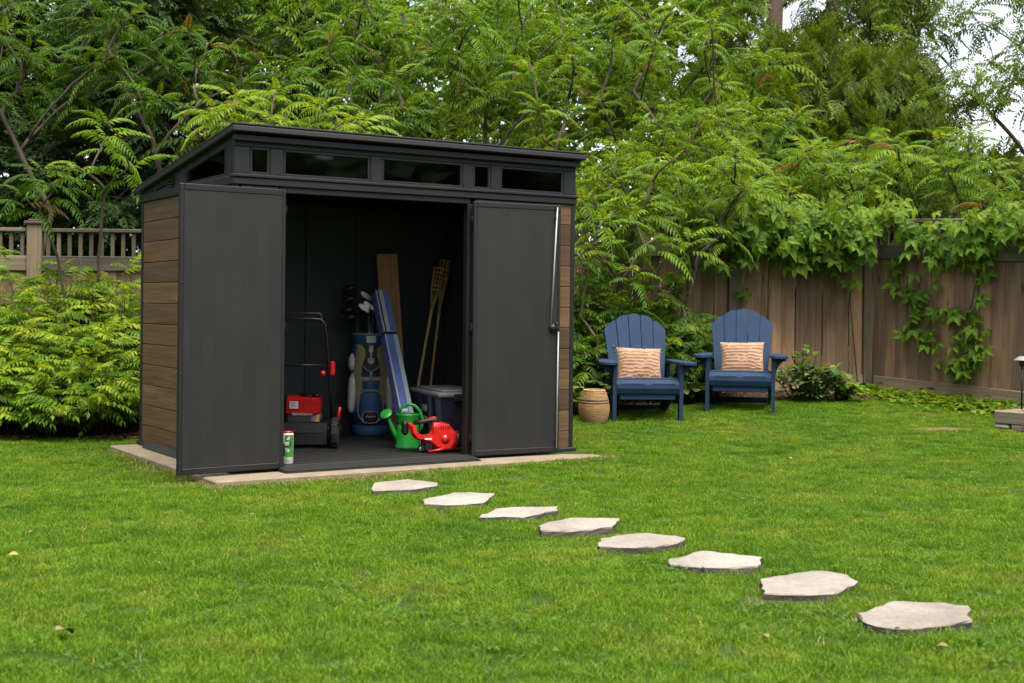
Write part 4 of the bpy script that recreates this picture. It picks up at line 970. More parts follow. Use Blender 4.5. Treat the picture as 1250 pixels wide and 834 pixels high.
# --- bamboo torches
def torch(label, bpx, bY, tpx, tY, mat):
    b_ = W(*bpx, bY); b_.z = FZ + 0.004; t_ = W(*tpx, tY)
    o, L = leaner('bamboo_torch', label, 'torch', None, b_, t_)
    o['group'] = 'bamboo torches in the shed'
    part('pole', M[mat], lambda m: m.tube([(0, 0, z * L) for z in (0, .2, .4, .6, .76)], [0.0125, 0.0125, 0.012, 0.0125, 0.014], 10), o)
    for z in (.1, .26, .41, .55, .68): part('node', M['bamboo2'], lambda m: m.lathe([(0.0128, -0.006), (0.0145, 0), (0.0128, 0.006)], 10, mtx(0, 0, z * L)), o)
    hz = L * 0.86
    k_ = 1.3
    for k in range(8):
        a = 2 * math.pi * k / 8
        part('splint', M[mat], lambda m: m.tube([(0.012 * math.cos(a), 0.012 * math.sin(a), L * .75), (0.026 * k_ * math.cos(a), 0.026 * k_ * math.sin(a), hz), (0.034 * k_ * math.cos(a), 0.034 * k_ * math.sin(a), L)], 0.0055, 5), o)
    for k in range(6):
        z = hz + 0.004 + (L - hz - 0.012) * k / 5; r_ = k_ * (0.027 + 0.008 * k / 5)
        part('hoop', M[mat], lambda m: m.tube([((r_ + 0.003 * (-1) ** j) * math.cos(2 * math.pi * j / 16), (r_ + 0.003 * (-1) ** j) * math.sin(2 * math.pi * j / 16), z) for j in range(17)], 0.0062, 5, cap=False), o)
    part('fuel_cup', M['twine'], lambda m: m.lathe([(0.012, hz - 0.05), (0.026, hz), (0.034, L - 0.01)], 12), o)
    part('binding', M['bamboo'], lambda m: m.lathe([(0.0165, L * .765), (0.018, L * .77), (0.0165, L * .778)], 10), o)
torch('thin yellow bamboo torch leaning lower beside its taller twin', (500, 530), 11.05, (536, 327), 11.22, 'bamboo')
torch('brown bamboo torch with the taller woven head', (519, 530), 11.16, (543.5, 318), 11.32, 'bamboo2')
# --- storage tote
tA = Vector((-0.545, 9.86, FZ)); tang = math.atan2(0.379, 0.925)
tot = thing('storage_tote', 'dark storage tote with pale grey lid standing behind the leaf blower', 'tote', tA, tang)
TW, TL, THh = 0.40, 0.74, 0.385
def frus(m, x0, x1, y0, y1, z0, z1, k):
    m.convex([(x0 + k, y0 + k, z0), (x1 - k, y0 + k, z0), (x1 - k, y1 - k, z0), (x0 + k, y1 - k, z0), (x0, y0, z1), (x1, y0, z1), (x1, y1, z1), (x0, y1, z1)], [(0, 1, 2, 3), (4, 5, 6, 7), (0, 1, 5, 4), (1, 2, 6, 5), (2, 3, 7, 6), (3, 0, 4, 7)])
part('tub', M['tote'], lambda m: frus(m, 0.02, TW - 0.02, 0.02, TL - 0.02, 0.0, THh, 0.03), tot)
part('lid', M['totelid'], lambda m: (m.bb(0.0, TW, 0.0, TL, THh + 0.001, THh + 0.04, 0.012), m.bb(0.04, TW - 0.04, 0.05, TL - 0.05, THh + 0.0395, THh + 0.055, 0.006)), tot)
for y in (0.20, 0.48): part('tub_rib', M['tote'], lambda m: m.bb(0.004, 0.03, y, y + 0.05, 0.12, THh - 0.002, 0.006), tot)
part('latch', M['tote'], lambda m: m.bb(0.12, 0.34, -0.012, 0.005, THh - 0.03, THh + 0.03, 0.006), tot)
for z in (0.17, 0.26): part('sticker', M['alu'], lambda m: m.bb(0.0045, 0.02, 0.33, 0.42, z, z + 0.05, 0.001), tot)
# --- watering can
wp = on_floor(497, 548, FZ); 
wc = thing('watering_can', 'green plastic watering can with long spout on the shed floor', 'watering can', (wp.x, wp.y + 0.05, FZ))
part('body', M['green'], lambda m: m.lathe([(0.094, 0.0), (0.098, 0.006), (0.098, 0.015), (0.090, 0.03), (0.086, 0.14), (0.084, 0.175), (0.080, 0.18), (0.082, 0.186), (0.088, 0.20), (0.088, 0.245), (0.092, 0.252), (0.092, 0.262), (0.085, 0.264), (0.08, 0.25), (0.07, 0.12), (0.001, 0.11)], 32), wc)
part('spout', M['green'], lambda m: m.tube([(-0.07, -0.01, 0.05), (-0.10, -0.03, 0.12), (-0.135, -0.045, 0.20), (-0.152, -0.052, 0.245)], [0.027, 0.019, 0.015, 0.015], 12), wc)
RH = Matrix.Translation((-0.155, -0.055, 0.25)) @ Matrix.Rotation(R(-22), 4, 'Y') @ Matrix.Rotation(R(38), 4, 'X')
rose = part('rose', M['green'], lambda m: m.lathe([(0.014, -0.03), (0.02, -0.01), (0.046, 0.012), (0.05, 0.02), (0.046, 0.026), (0.02, 0.031), (0.001, 0.032)], 20, RH), wc)
part('handle', M['green'], lambda m: m.tube([(-0.07, 0.02, 0.255), (-0.055, 0.02, 0.30), (-0.01, 0.02, 0.33), (0.045, 0.02, 0.325), (0.09, 0.02, 0.28), (0.11, 0.02, 0.22), (0.105, 0.02, 0.16), (0.085, 0.02, 0.12)], [0.009, 0.011, 0.0125, 0.0125, 0.0125, 0.0125, 0.012, 0.011], 10), wc)
# --- leaf blower
lb = on_floor(531, 553, FZ)
bl = thing('leaf_blower', 'red handheld leaf blower with black nozzle lying near the shed threshold', 'leaf blower', (lb.x, lb.y + 0.06, FZ), R(8))
# x to the right, nose to the left; volute at right
vol = [(-0.02, 0.045), (0.02, 0.02), (0.10, 0.012), (0.13, 0.02), (0.152, 0.06), (0.158, 0.135), (0.148, 0.15), (0.125, 0.17), (0.10, 0.205), (0.03, 0.222), (-0.02, 0.222), (-0.03, 0.16), (-0.05, 0.13), (-0.11, 0.12), (-0.165, 0.155), (-0.185, 0.215), (-0.205, 0.212), (-0.195, 0.15), (-0.165, 0.105), (-0.10, 0.085), (-0.05, 0.06)]
XZ = Matrix(((1, 0, 0, 0), (0, 0, -1, 0), (0, 1, 0, 0), (0, 0, 0, 1)))
part('body', M['red'], lambda m: (m.prism(vol, -0.08, 0.08, XZ, 0.03)), bl)
part('volute', M['red'], lambda m: m.lathe([(0.08, -0.02), (0.08, 0.002), (0.074, 0.007), (0.03, 0.008), (0.001, 0.008)], 28, Matrix.Translation((0.065, -0.07, 0.102)) @ Matrix.Rotation(R(90), 4, 'X')), bl)
for k in range(5): part('vent_slot', M['black'], lambda m: m.box((0.035 + k * 0.016, -0.0905 + 0.012, 0.19), (0.007, 0.006, 0.03), 0.001), bl)
part('side_plate', M['redd'], lambda m: m.lathe([(0.034, 0), (0.034, 0.004), (0.001, 0.005)], 18, Matrix.Translation((0.065, -0.078, 0.102)) @ Matrix.Rotation(R(90), 4, 'X')), bl)
part('brand_plate', M['white'], lambda m: m.box((-0.06, -0.0805, 0.105), (0.05, 0.002, 0.012), 0.0005), bl)
part('rear_cap', M['black'], lambda m: m.lathe([(0.065, 0), (0.06, 0.02), (0.035, 0.032), (0.001, 0.034)], 20, Matrix.Translation((0.154, 0, 0.098)) @ Matrix.Rotation(R(90), 4, 'Y')), bl)
part('handle', M['black'], lambda m: m.tube([(-0.165, 0.0, 0.215), (-0.10, 0, 0.225), (-0.03, 0, 0.238), (0.0, 0, 0.235), (0.02, 0, 0.215)], [0.016, 0.017, 0.017, 0.016, 0.016], 10), bl)
part('handle_trim', M['red'], lambda m: m.tube([(-0.06, 0, 0.249), (-0.01, 0, 0.256), (0.012, 0, 0.25)], 0.007, 8), bl)
part('nozzle_ring', M['black'], lambda m: m.box((-0.228, 0, 0.18), (0.05, 0.09, 0.105), 0.018, None), bl)
part('grip', M['black'], lambda m: (m.box((-0.055, -0.01, 0.045), (0.085, 0.11, 0.085), 0.02), m.box((-0.10, -0.01, 0.03), (0.05, 0.09, 0.055), 0.015)), bl)
part('chrome_clip', M['steel'], lambda m: (m.box((-0.118, -0.058, 0.028), (0.016, 0.02, 0.03), 0.006), m.box((-0.118, -0.06, 0.085), (0.008, 0.01, 0.05), 0.003)), bl)
part('base_skid', M['red'], lambda m: m.tube([(-0.06, -0.085, 0.012), (0.0, -0.09, 0.022), (0.06, -0.09, 0.036)], 0.009, 7), bl)
# --- spray canister with a green and white label
sc_ = on_floor(350.5, 566, ZS + 0.026)
cn = thing('canister', 'white and green labelled canister standing on the shed threshold by the left door', 'canister', (sc_.x, sc_.y, ZS + 0.024))
a0 = math.atan2(sc_.x, sc_.y)   # side that looks at the yard
cr_ = 0.041
part('body', M['white'], lambda m: m.lathe([(0.037, 0), (cr_, 0.006), (cr_, 0.205), (0.036, 0.212)], 28), cn)
part('top', M['redd'], lambda m: m.lathe([(0.0385, 0.2125), (0.037, 0.222), (0.02, 0.225), (0.001, 0.225)], 24), cn)
def patch(nm, mat, a_0, a_1, z0, z1, o=0.0008):
    m = MB(); vs = []; fs = []; n = 6
    for k in range(n + 1):
        a = R(a_0 + (a_1 - a_0) * k / n) - a0
        for z in (z0, z1): vs.append(((cr_ + o) * math.sin(a), -(cr_ + o) * math.cos(a), z))
    for k in range(n): fs.append((2 * k, 2 * k + 2, 2 * k + 3, 2 * k + 1))
    m.add(vs, fs, smooth=True); return m.build(nm, mat, cn)
patch('label_field', M['cangreen'], -28, 70, 0.05, 0.200)
patch('label_field', M['candark'], -26, 40, 0.115, 0.160, 0.0012)
patch('label_field', M['cyan'], -75, -40, 0.006, 0.035, 0.0012)
patch('label_stripe', M['black'], -78, -70, 0.06, 0.19, 0.0012)
# block capitals in two short lines, then a leaf-like white splash
for z0, h, wd in ((0.128, 0.024, (9, 6, 9, 8)), (0.085, 0.024, (8, 9, 8, 9))):
    a = -24
    for w_ in wd:
        patch('lettering', M['white'], a, a + w_ * 0.4, z0, z0 + h, 0.0018); patch('lettering', M['white'], a + w_ * 0.4, a + w_ * 0.85, z0 + h * random.choice((0.0, 0.4, 0.75)), z0 + h * random.choice((0.25, 0.6, 1.0)) + 0.004, 0.0018); a += w_ + 3
for k in range(4): patch('lettering', M['white'], -4 + k * 7, 4 + k * 6, 0.167 + 0.006 * (k % 2), 0.178 + 0.004 * k, 0.0018)
patch('lettering', M['greypipe'], -20, 30, 0.030, 0.036, 0.0012); patch('lettering', M['greypipe'], -20, 18, 0.020, 0.025, 0.0012)

# ================================================================== VEGETATION
def leaflet(vs, fs, base, d, nrm, L, w, droop, full=True):
    """a lance-shaped leaflet folded along its midrib"""
    d = Vector(d).normalized(); nrm = Vector(nrm); sd_ = d.cross(nrm).normalized(); nrm = sd_.cross(d).normalized()
    k = len(vs)
    def P(t, s, up): return tuple(Vector(base) + d * (L * t) + sd_ * (s * w) + nrm * (up * w - droop * L * t * t))
    if full:
        vs += [P(0, 0, 0), P(.28, -.5, .16), P(.28, 0, 0), P(.28, .5, .16), P(.62, -.4, .12), P(.62, 0, 0), P(.62, .4, .12), P(1, 0, 0)]
        fs += [(k, k + 2, k + 1), (k, k + 3, k + 2), (k + 1, k + 2, k + 5), (k + 1, k + 5, k + 4), (k + 2, k + 3, k + 6), (k + 2, k + 6, k + 5), (k + 4, k + 5, k + 7), (k + 5, k + 6, k + 7)]
    else:
        vs += [P(0, 0, 0), P(.4, -.5, .14), P(.4, .5, .14), P(1, 0, 0)]
        fs += [(k, k + 3, k + 1), (k, k + 2, k + 3)]
def frond_geo(L, pairs, ll, lw, rise, droop, seed, full=True, curl=0.25):
    """pinnate leaf: rachis along +x arching over, leaflets in opposite pairs"""
    r_ = random.Random(seed); vs = []; fs = []
    ax = lambda t: Vector((L * t * (1 - 0.12 * t), 0.02 * L * math.sin(3 * t + seed), L * (rise * t - droop * t * t)))
    n = 6; rr = 0.0032 * L / 0.45
    for i in range(n + 1):
        p = ax(i / n); q = rr * (1 - 0.6 * i / n); vs += [tuple(p + Vector((0, q, 0))), tuple(p + Vector((0, -q, 0))), tuple(p + Vector((0, 0, -1.5 * q)))]
    for i in range(n):
        a, b = 3 * i, 3 * i + 3
        for u, w in ((0, 1), (1, 2), (2, 0)): fs += [(a + u, a + w, b + w), (a + u, b + w, b + u)]
    for k in range(pairs):
        t = 0.16 + 0.82 * k / (pairs - 1); p = ax(t); tg = (ax(min(1, t + .03)) - ax(t - .03)).normalized()
        prof = math.sin(math.pi * (0.16 + 0.74 * t)) ** 0.6
        for s in (-1, 1):
            side = Vector((0, s, 0)); fw = 0.32 + 0.45 * t + r_.uniform(-.12, .12); dn = 0.28 + r_.uniform(-.15, .22)
            d = side + tg * fw - Vector((0, 0, dn)); up = tg.cross(side) * s
            leaflet(vs, fs, p, d, Vector((0, 0, 1)) + side * 0.3, ll * prof * r_.uniform(.88, 1.1), lw * prof, curl + r_.uniform(-.1, .12), full)
    leaflet(vs, fs, ax(1), (ax(1) - ax(.95)), Vector((0, 0, 1)), ll * 0.7, lw * .8, curl, full)
    return np.array(vs, float), np.array(fs, int)
def geo_mesh(name, g, mat):
    me = bpy.data.meshes.new(name); me.from_pydata([tuple(p) for p in g[0]], [], [tuple(int(i) for i in f) for f in g[1]]); me.materials.append(mat); me.update(); return me
SUM = [frond_geo(0.46, 11, 0.105, 0.027, 0.34, 0.62, 1), frond_geo(0.42, 10, 0.10, 0.026, 0.45, 0.75, 2), frond_geo(0.38, 10, 0.09, 0.025, 0.22, 0.40, 3), frond_geo(0.5, 12, 0.11, 0.028, 0.30, 0.70, 4), frond_geo(0.30, 8, 0.075, 0.02, 0.35, 0.35, 5)]
SUML = [frond_geo(0.46, 9, 0.11, 0.032, 0.34, 0.62, 11, False), frond_geo(0.5, 9, 0.115, 0.034, 0.30, 0.72, 12, False), frond_geo(0.36, 8, 0.09, 0.03, 0.25, 0.4, 13, False)]
SPI = [frond_geo(0.24, 7, 0.066, 0.024, 0.28, 0.42, 21), frond_geo(0.21, 7, 0.062, 0.023, 0.2, 0.3, 22), frond_geo(0.27, 8, 0.07, 0.025, 0.35, 0.6, 23)]
SUM_M = [geo_mesh('leaf', g, M['leafo']) for g in SUM]
SPI_M = [geo_mesh('leaf', g, M['leafo']) for g in SPI]
def leaf_obj(root, me, mw_, tint):
    o = bpy.data.objects.new('leaf', me); col.objects.link(o); o.parent = root
    o.matrix_basis = Matrix.Translation(-root.location) @ mw_; o.color = (*tint, 1); return o
def lerp3(a, b, t): return tuple(x + (y - x) * t for x, y in zip(a, b))
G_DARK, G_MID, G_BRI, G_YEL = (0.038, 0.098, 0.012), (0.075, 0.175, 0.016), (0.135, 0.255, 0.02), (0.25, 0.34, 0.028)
def skeleton(base, heads, r0, seed, crook=0.12, fork=0.35):
    """trunk and limbs: every head is joined to the nearest lower point of what is already there"""
    r_ = random.Random(seed); base = Vector(base)
    nodes = [base.copy()]; par = [-1]
    cz = sum(h.z for h in heads) / len(heads); cx = sum((h for h in heads), Vector()) / len(heads)
    mid = base.lerp(cx, fork); mid.z = base.z + (cz - base.z) * (fork + .1)
    def path(i0, tgt):
        p0 = nodes[i0]; L = (tgt - p0).length; n = max(3, int(L / 0.16)); prev = i0
        c1 = p0.lerp(tgt, .45) + Vector((r_.uniform(-1, 1), r_.uniform(-1, 1), 0.9)) * L * crook
        for k in range(1, n + 1):
            t = k / n; q = p0 * (1 - t) ** 2 + c1 * 2 * t * (1 - t) + tgt * t * t
            q += Vector((r_.uniform(-1, 1), r_.uniform(-1, 1), r_.uniform(-1, 1))) * 0.012
            nodes.append(q); par.append(prev); prev = len(nodes) - 1
        return prev
    path(0, mid)
    for h in sorted(heads, key=lambda q: (q - base).length):
        best = min(range(len(nodes)), key=lambda i: (nodes[i] - h).length + max(0, nodes[i].z - h.z + 0.9 * math.hypot(nodes[i].x - h.x, nodes[i].y - h.y)) * 2.2 + (6 if i < 3 else 0))
        path(best, h)
    cnt = [0] * len(nodes)
    haskid = [False] * len(nodes)
    for p in par:
        if p >= 0: haskid[p] = True
    for i in range(len(nodes) - 1, -1, -1):
        if not haskid[i]: cnt[i] = 1
        if par[i] >= 0: cnt[par[i]] += cnt[i]
    tot = cnt[0]
    rad = [max(0.0055, r0 * (c / tot) ** 0.45) for c in cnt]
    mb = MB(); done = set()
    kids = {}
    for i, p in enumerate(par): kids.setdefault(p, []).append(i)
    stack = [(0, None)]
    while stack:
        i, frm = stack.pop(); chain = ([frm] if frm is not None else []) + [i]
        while kids.get(chain[-1]):
            ks = sorted(kids[chain[-1]], key=lambda q: -cnt[q])
            for q in ks[1:]: stack.append((q, chain[-1]))
            chain.append(ks[0])
        if len(chain) > 1:
            rr = [rad[q] for q in chain]
            if frm is not None: rr[0] = rr[1]
            mb.tube([nodes[q] - base for q in chain], rr, 6)
    return mb
def sumac(name, label, base, heads, r0, seed, group=None, per=10, tint=(G_MID, G_BRI), yel=0.25, size=1.0, asobj=True, fork=0.35, crook=0.12, spread=1.0):
    base = Vector(base); r_ = random.Random(seed)
    root = thing(name, label, 'tree', base, 0, group)
    skeleton(base, heads, r0, seed, crook, fork).build('trunk', M['bark'], root)
    xf = []; tn = []; wh = []
    for h in heads:
        k0 = r_.uniform(0, 6.28); hb = r_.uniform(-.25, .25)
        n = per + r_.randint(-2, 2)
        for k in range(n):
            a = k0 + k * 2.4 + r_.uniform(-.3, .3); lev = k / n
            el = R(58 - 70 * (1 - lev) ** 0.8 + r_.uniform(-12, 12)) * spread
            d = Vector((math.cos(a) * math.cos(el), math.sin(a) * math.cos(el), math.sin(el)))
            sz = size * (1.0 if lev < 0.75 else 0.66) * r_.uniform(.78, 1.12)
            m = Matrix.Translation(h + Vector((0, 0, -0.14 * (1 - lev)))) @ align(d, r_.uniform(-.35, .35)) @ Matrix.Scale(sz, 4)
            tt = min(1, max(0, r_.random() * .7 + hb + .15))
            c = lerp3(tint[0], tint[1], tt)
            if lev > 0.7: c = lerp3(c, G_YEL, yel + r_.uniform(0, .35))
            elif r_.random() < .12: c = lerp3(c, G_YEL, yel)
            if r_.random() < .015: c = (0.16, 0.10, 0.035)
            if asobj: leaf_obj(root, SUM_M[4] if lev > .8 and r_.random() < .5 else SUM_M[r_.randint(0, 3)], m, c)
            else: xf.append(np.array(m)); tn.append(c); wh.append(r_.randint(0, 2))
    if not asobj: realise('crown', SUML, xf, tn, M['leafa'], root, base, wh)
    return root
def HD(Y, *pts): return [W(x, y, Y + random.uniform(-.35, .35)) for x, y in pts]
def base_at(px, Y):
    p = W(px, 450, Y); return Vector((p.x, p.y, zt(p.x, p.y) + 0.0))
def scatter(Y, n, x0, x1, y0, y1, md, seed):
    r_ = random.Random(seed); out = []; tries = 0
    while len(out) < n and tries < 4000:
        tries += 1; x, y = r_.uniform(x0, x1), r_.uniform(y0, y1)
        if all((x - a) ** 2 + ((y - b) * 1.2) ** 2 > md * md for a, b in out): out.append((x, y))
    return [W(x, y, Y + r_.uniform(-.6, .6)) for x, y in out]
UNDER = []; BRO_M = None
DK, MD, BR, YL = (lerp3((0, 0, 0), G_DARK, .85), lerp3((0, 0, 0), G_MID, .88)), (lerp3(G_DARK, G_MID, .6), G_BRI), (G_MID, lerp3(G_BRI, G_YEL, .35)), (G_BRI, G_YEL)
GR = 'sumac grove behind the fence'
# --- left of the shed
sumac('sumac_sapling', 'slender sumac sapling standing before the fence left of the shed', base_at(131, 12.15), HD(12.15, (130, 168), (95, 205), (158, 205), (128, 148)), 0.017, 1, per=9, tint=MD, yel=.2, fork=.75)
sumac('sumac_sapling', 'low thin sumac sapling whose leaves brush the fence rail left of the shed', base_at(72, 12.0), HD(12.0, (70, 225), (28, 240), (50, 205)), 0.014, 2, per=8, tint=DK, yel=.35, fork=.75)
sumac('sumac_tree', 'bright yellow-green sumac spreading over the shed roof corner', base_at(345, 12.7), HD(12.6, (290, 118), (338, 112), (392, 128), (440, 148), (330, 145), (262, 135), (415, 150)), 0.026, 3, per=10, tint=(G_BRI, lerp3(G_BRI, G_YEL, .6)), yel=.5, fork=.45)
# --- grove behind the fence (near ones with each leaf of its own)
grove = [
    (60, 15.2, 15, -20, 170, -30, 120, DK, .2), (215, 15.4, 14, 130, 300, 20, 110, DK, .25), (480, 15.8, 16, 380, 560, -30, 90, MD, .2),
    (600, 15.6, 16, 540, 690, -30, 130, MD, .3), (700, 15.2, 16, 640, 790, 10, 190, BR, .35), (800, 15.0, 16, 740, 880, -20, 170, BR, .35),
    (845, 14.9, 13, 790, 940, 120, 240, BR, .3), (950, 15.0, 11, 890, 1000, 100, 260, MD, .3), (1035, 15.2, 11, 985, 1095, 165, 250, BR, .25), (1135, 15.0, 12, 1085, 1200, 160, 240, BR, .25), (1245, 14.6, 10, 1195, 1300, 190, 255, MD, .2)]
GL = ['sumac behind the fence above the low thin sapling left of the shed', 'sumac behind the fence between the saplings and the bright sumac over the roof', 'sumac with forked dark limbs behind the middle of the shed roof',
      'sumac behind the shed roof over the two right-hand clerestory windows', 'bright sumac rising past the right end of the shed roof', 'tall bright sumac over the gap between shed and chairs', 'sumac behind the fence straight above the chair beside the basket',
      'sumac behind the fence straight above the chair on the fence side', 'sumac over the fence corner post', 'sumac above the creeper strands of the side fence', 'sumac over the far end of the side fence above the path light']
for i, (bx_, Y, n, x0, x1, y0, y1, tt, ye) in enumerate(grove):
    sumac('sumac_tree', GL[i], base_at(bx_, Y), scatter(Y, n, x0, x1, y0, y1, 26, 100 + i), 0.034, 100 + i, GR, per=10, tint=tt, yel=ye, size=(1.1, .95, .85, 1.05, .9, .8, 1.0, .9, 1.05, .95, .85)[i], fork=.42, crook=.16)
# --- right of the shed, before the fence
sumac('sumac_tree', 'leaning sumac between the shed and the chairs with pale diagonal stem', base_at(738, 13.2), HD(13.0, (742, 225), (775, 262), (722, 300), (768, 330), (800, 290), (735, 270), (712, 245)), 0.022, 201, per=9, tint=BR, yel=.3, fork=.4)
sumac('sumac_tree', 'sumac with upright stem behind the chair on the fence side', base_at(806, 13.25), HD(13.2, (880, 205), (905, 232), (862, 250), (840, 290), (885, 280), (900, 180), (920, 225)), 0.024, 202, per=9, tint=BR, yel=.3, fork=.6, crook=.05)
sumac('sumac_sapling', 'dark young sumac behind the left-hand chair', base_at(775, 12.95), HD(12.9, (760, 372), (800, 350), (830, 372), (850, 402), (738, 400), (820, 420)), 0.018, 203, per=8, tint=DK, yel=.15, size=.85, fork=.3)
sumac('sumac_sapling', 'low dark sumac thicket against the shed wall', base_at(715, 12.6), HD(12.5, (716, 345), (708, 388), (730, 422), (712, 430), (742, 450), (705, 310)), 0.018, 204, per=8, tint=DK, yel=.15, size=.85, fork=.3)
for i, (px, Y, wx, h, n, tt) in enumerate([(712, 12.75, .42, .95, 230, 0), (748, 12.9, .45, 1.05, 230, 1), (800, 13.1, .45, 1.0, 220, 0), (865, 13.25, .4, .75, 180, 1), (718, 13.2, .5, 1.5, 220, 1), (790, 13.35, .5, 1.45, 220, 1)]):
    UNDER.append((px, Y, wx, h, n, tt))
sumac('sumac_tree', 'leafy sumac crowding the fence top beside the shed roof edge', base_at(760, 13.5), HD(13.35, (715, 215), (755, 195), (800, 215), (835, 250), (790, 245), (730, 255), (820, 195), (765, 290), (845, 285)), 0.026, 205, per=10, tint=BR, yel=.3, fork=.45)
sumac('sumac_tree', 'sumac reaching over the corner of the fence above the creeper', base_at(1000, 14.9), HD(14.6, (1000, 225), (1035, 205), (985, 190), (960, 215), (1060, 225), (930, 225)), 0.024, 206, per=10, tint=BR, yel=.3, fork=.45)
def fine_tree(label, px, Y, n, x0, x1, y0, y1, seed, tint, ln=14):
    heads = scatter(Y, n, x0, x1, y0, y1, 16, seed)
    b = base_at(px, Y); r2 = random.Random(seed); root = thing('ash_sapling', label, 'tree', b)
    skeleton(b, heads, .022, seed, .12, .5).build('trunk', M['bark'], root); xf = []; tn = []; wh = []
    for h in heads:
        kb = r2.uniform(.75, 1.25)
        for k in range(ln):
            a = r2.uniform(0, 6.28); el = r2.uniform(-.5, .7); d = Vector((math.cos(a) * math.cos(el), math.sin(a) * math.cos(el), math.sin(el)))
            pos = h + Vector((r2.gauss(0, .1), r2.gauss(0, .1), r2.gauss(0, .09)))
            xf.append(np.array(Matrix.Translation(pos) @ align(d, r2.gauss(0, .6)) @ Matrix.Scale(r2.uniform(.5, .9), 4))); tn.append(tuple(v * kb for v in lerp3(*tint, r2.random()))); wh.append(r2.randint(0, 1))
    realise('crown', FINE, xf, tn, M['leafa'], root, b, wh)
FINE = [frond_geo(.26, 5, .085, .034, .2, .35, 61, True), frond_geo(.22, 4, .09, .038, .1, .3, 62, True)]
fine_tree('light green ash sapling with small leaves beside the shed wall', 735, 13.9, 34, 690, 800, 190, 330, 910, (G_MID, lerp3(G_BRI, G_YEL, .5)))
fine_tree('light green ash sapling with small leaves over the chairs', 850, 14.3, 34, 790, 920, 130, 270, 911, (G_MID, lerp3(G_BRI, G_YEL, .5)))
fine_tree('small-leaved ash rising behind the shed roof ridge', 590, 16.4, 40, 480, 720, 20, 170, 912, (G_MID, lerp3(G_BRI, G_YEL, .4)))
fine_tree('dim small-leaved ash above the left fence', 130, 16.6, 36, 0, 260, 20, 200, 913, (G_DARK, G_MID))
fine_tree('small-leaved ash showing above the side fence creeper', 1110, 15.6, 30, 1020, 1200, 190, 260, 914, (G_MID, G_BRI))
sumac('sumac_tree', 'sumac whose fronds droop over the back fence between chair and corner post', base_at(958, 14.5), [W(958, 262, 13.72), W(985, 282, 13.7), W(925, 258, 13.75), W(962, 235, 14.1)], 0.02, 207, per=9, tint=BR, yel=.35, fork=.8)
# --- farther sumacs, leaves joined
for i, (bx_, Y, n, x0, x1, y0, y1, tt) in enumerate([(120, 18.5, 30, -40, 260, -40, 130, DK), (330, 18, 34, 230, 440, -40, 100, MD), (520, 18.5, 40, 400, 640, -40, 150, MD), (680, 18, 36, 590, 800, -40, 160, MD), (790, 17.6, 34, 720, 900, -40, 200, MD), (900, 17.4, 20, 850, 960, 60, 240, MD), (350, 14.6, 14, 180, 500, 90, 190, DK)]):
    sumac('sumac_tree', 'sumac farther back in the thicket, its leaves merging with its neighbours', base_at(bx_, Y), scatter(Y, n, x0, x1, y0, y1, 22, 300 + i), 0.04, 300 + i, 'sumacs at the back of the thicket', per=11, tint=tt, yel=.25, size=1.2, asobj=False, crook=.16)

# --- false spirea shrubs left of the shed
def shrub(name, label, px, py0, Y, wx, h, n, seed, tint, yel=.3, metas=None, group=None, meas=1.0, cat='shrub', dy=0.6):
    p = W(px, py0, Y); base = Vector((p.x, Y, zt(p.x, Y))); r_ = random.Random(seed)
    root = thing(name, label, cat, base, 0, group); mb = MB(); ms = metas or SPI_M
    nst = max(5, n // 6); tips = []
    for k in range(nst):
        a = r_.uniform(0, 6.28); rr = math.sqrt(r_.random()); hh = h * (1 - 0.45 * rr ** 2) * r_.uniform(.55, 1.0)
        t = Vector((math.cos(a) * rr * wx, math.sin(a) * rr * dy, hh)); b0 = Vector((t.x * .3, t.y * .3, 0))
        pts = [b0.lerp(t, q) + Vector((0, 0, 0.12 * h * math.sin(q * 3.14))) for q in (0, .35, .7, 1)]
        mb.tube(pts, [0.007, 0.006, 0.005, 0.003], 5); tips.append(pts)
    mb.build('stem', M['bark'], root)
    for k in range(n):
        pts = tips[k % nst]; q = 1 - (r_.random() ** 1.2) * (.92 if ms is BRO_M else .75); f = q * 3; i = min(2, int(f)); pos = pts[i].lerp(pts[i + 1], f - i)
        a = r_.uniform(0, 6.28); el = R(r_.uniform(-5, 45))
        d = Vector((math.cos(a) * math.cos(el), math.sin(a) * math.cos(el) - 0.25, math.sin(el)))
        c = lerp3(tint[0], tint[1], r_.random())
        if q > .82: c = lerp3(c, G_YEL, yel * r_.random() * 1.6)
        leaf_obj(root, ms[r_.randint(0, len(ms) - 1)], Matrix.Translation(base + pos) @ align(d, r_.uniform(-.4, .4)) @ Matrix.Scale(meas * r_.uniform(.75, 1.2), 4), c)
    return root
SPL = 'false spirea shrubs along the fence'
for i, (px, Y, wx, h, n) in enumerate([(-30, 11.45, .62, 1.12, 270), (45, 11.5, .62, 1.18, 290), (118, 11.55, .55, 1.02, 290), (165, 11.9, .5, .95, 240), (20, 11.05, .55, .78, 250), (95, 11.1, .55, .66, 250), (10, 12.25, .7, 1.62, 270), (100, 12.3, .65, 1.55, 270), (-90, 11.3, .6, 1.1, 150), (55, 12.1, .6, 1.5, 280), (140, 12.2, .55, 1.45, 280), (-20, 12.0, .6, 1.45, 240), (0, 10.98, .5, .5, 190), (62, 11.0, .5, .48, 190), (128, 11.15, .45, .55, 190)]):
    shrub('false_spirea', 'bushy bright green false spirea shrub left of the shed', px, 400, Y, wx, h * 1.08, n, 400 + i, (G_MID, lerp3(G_BRI, G_YEL, .12)), .6, group=SPL, meas=1.2)
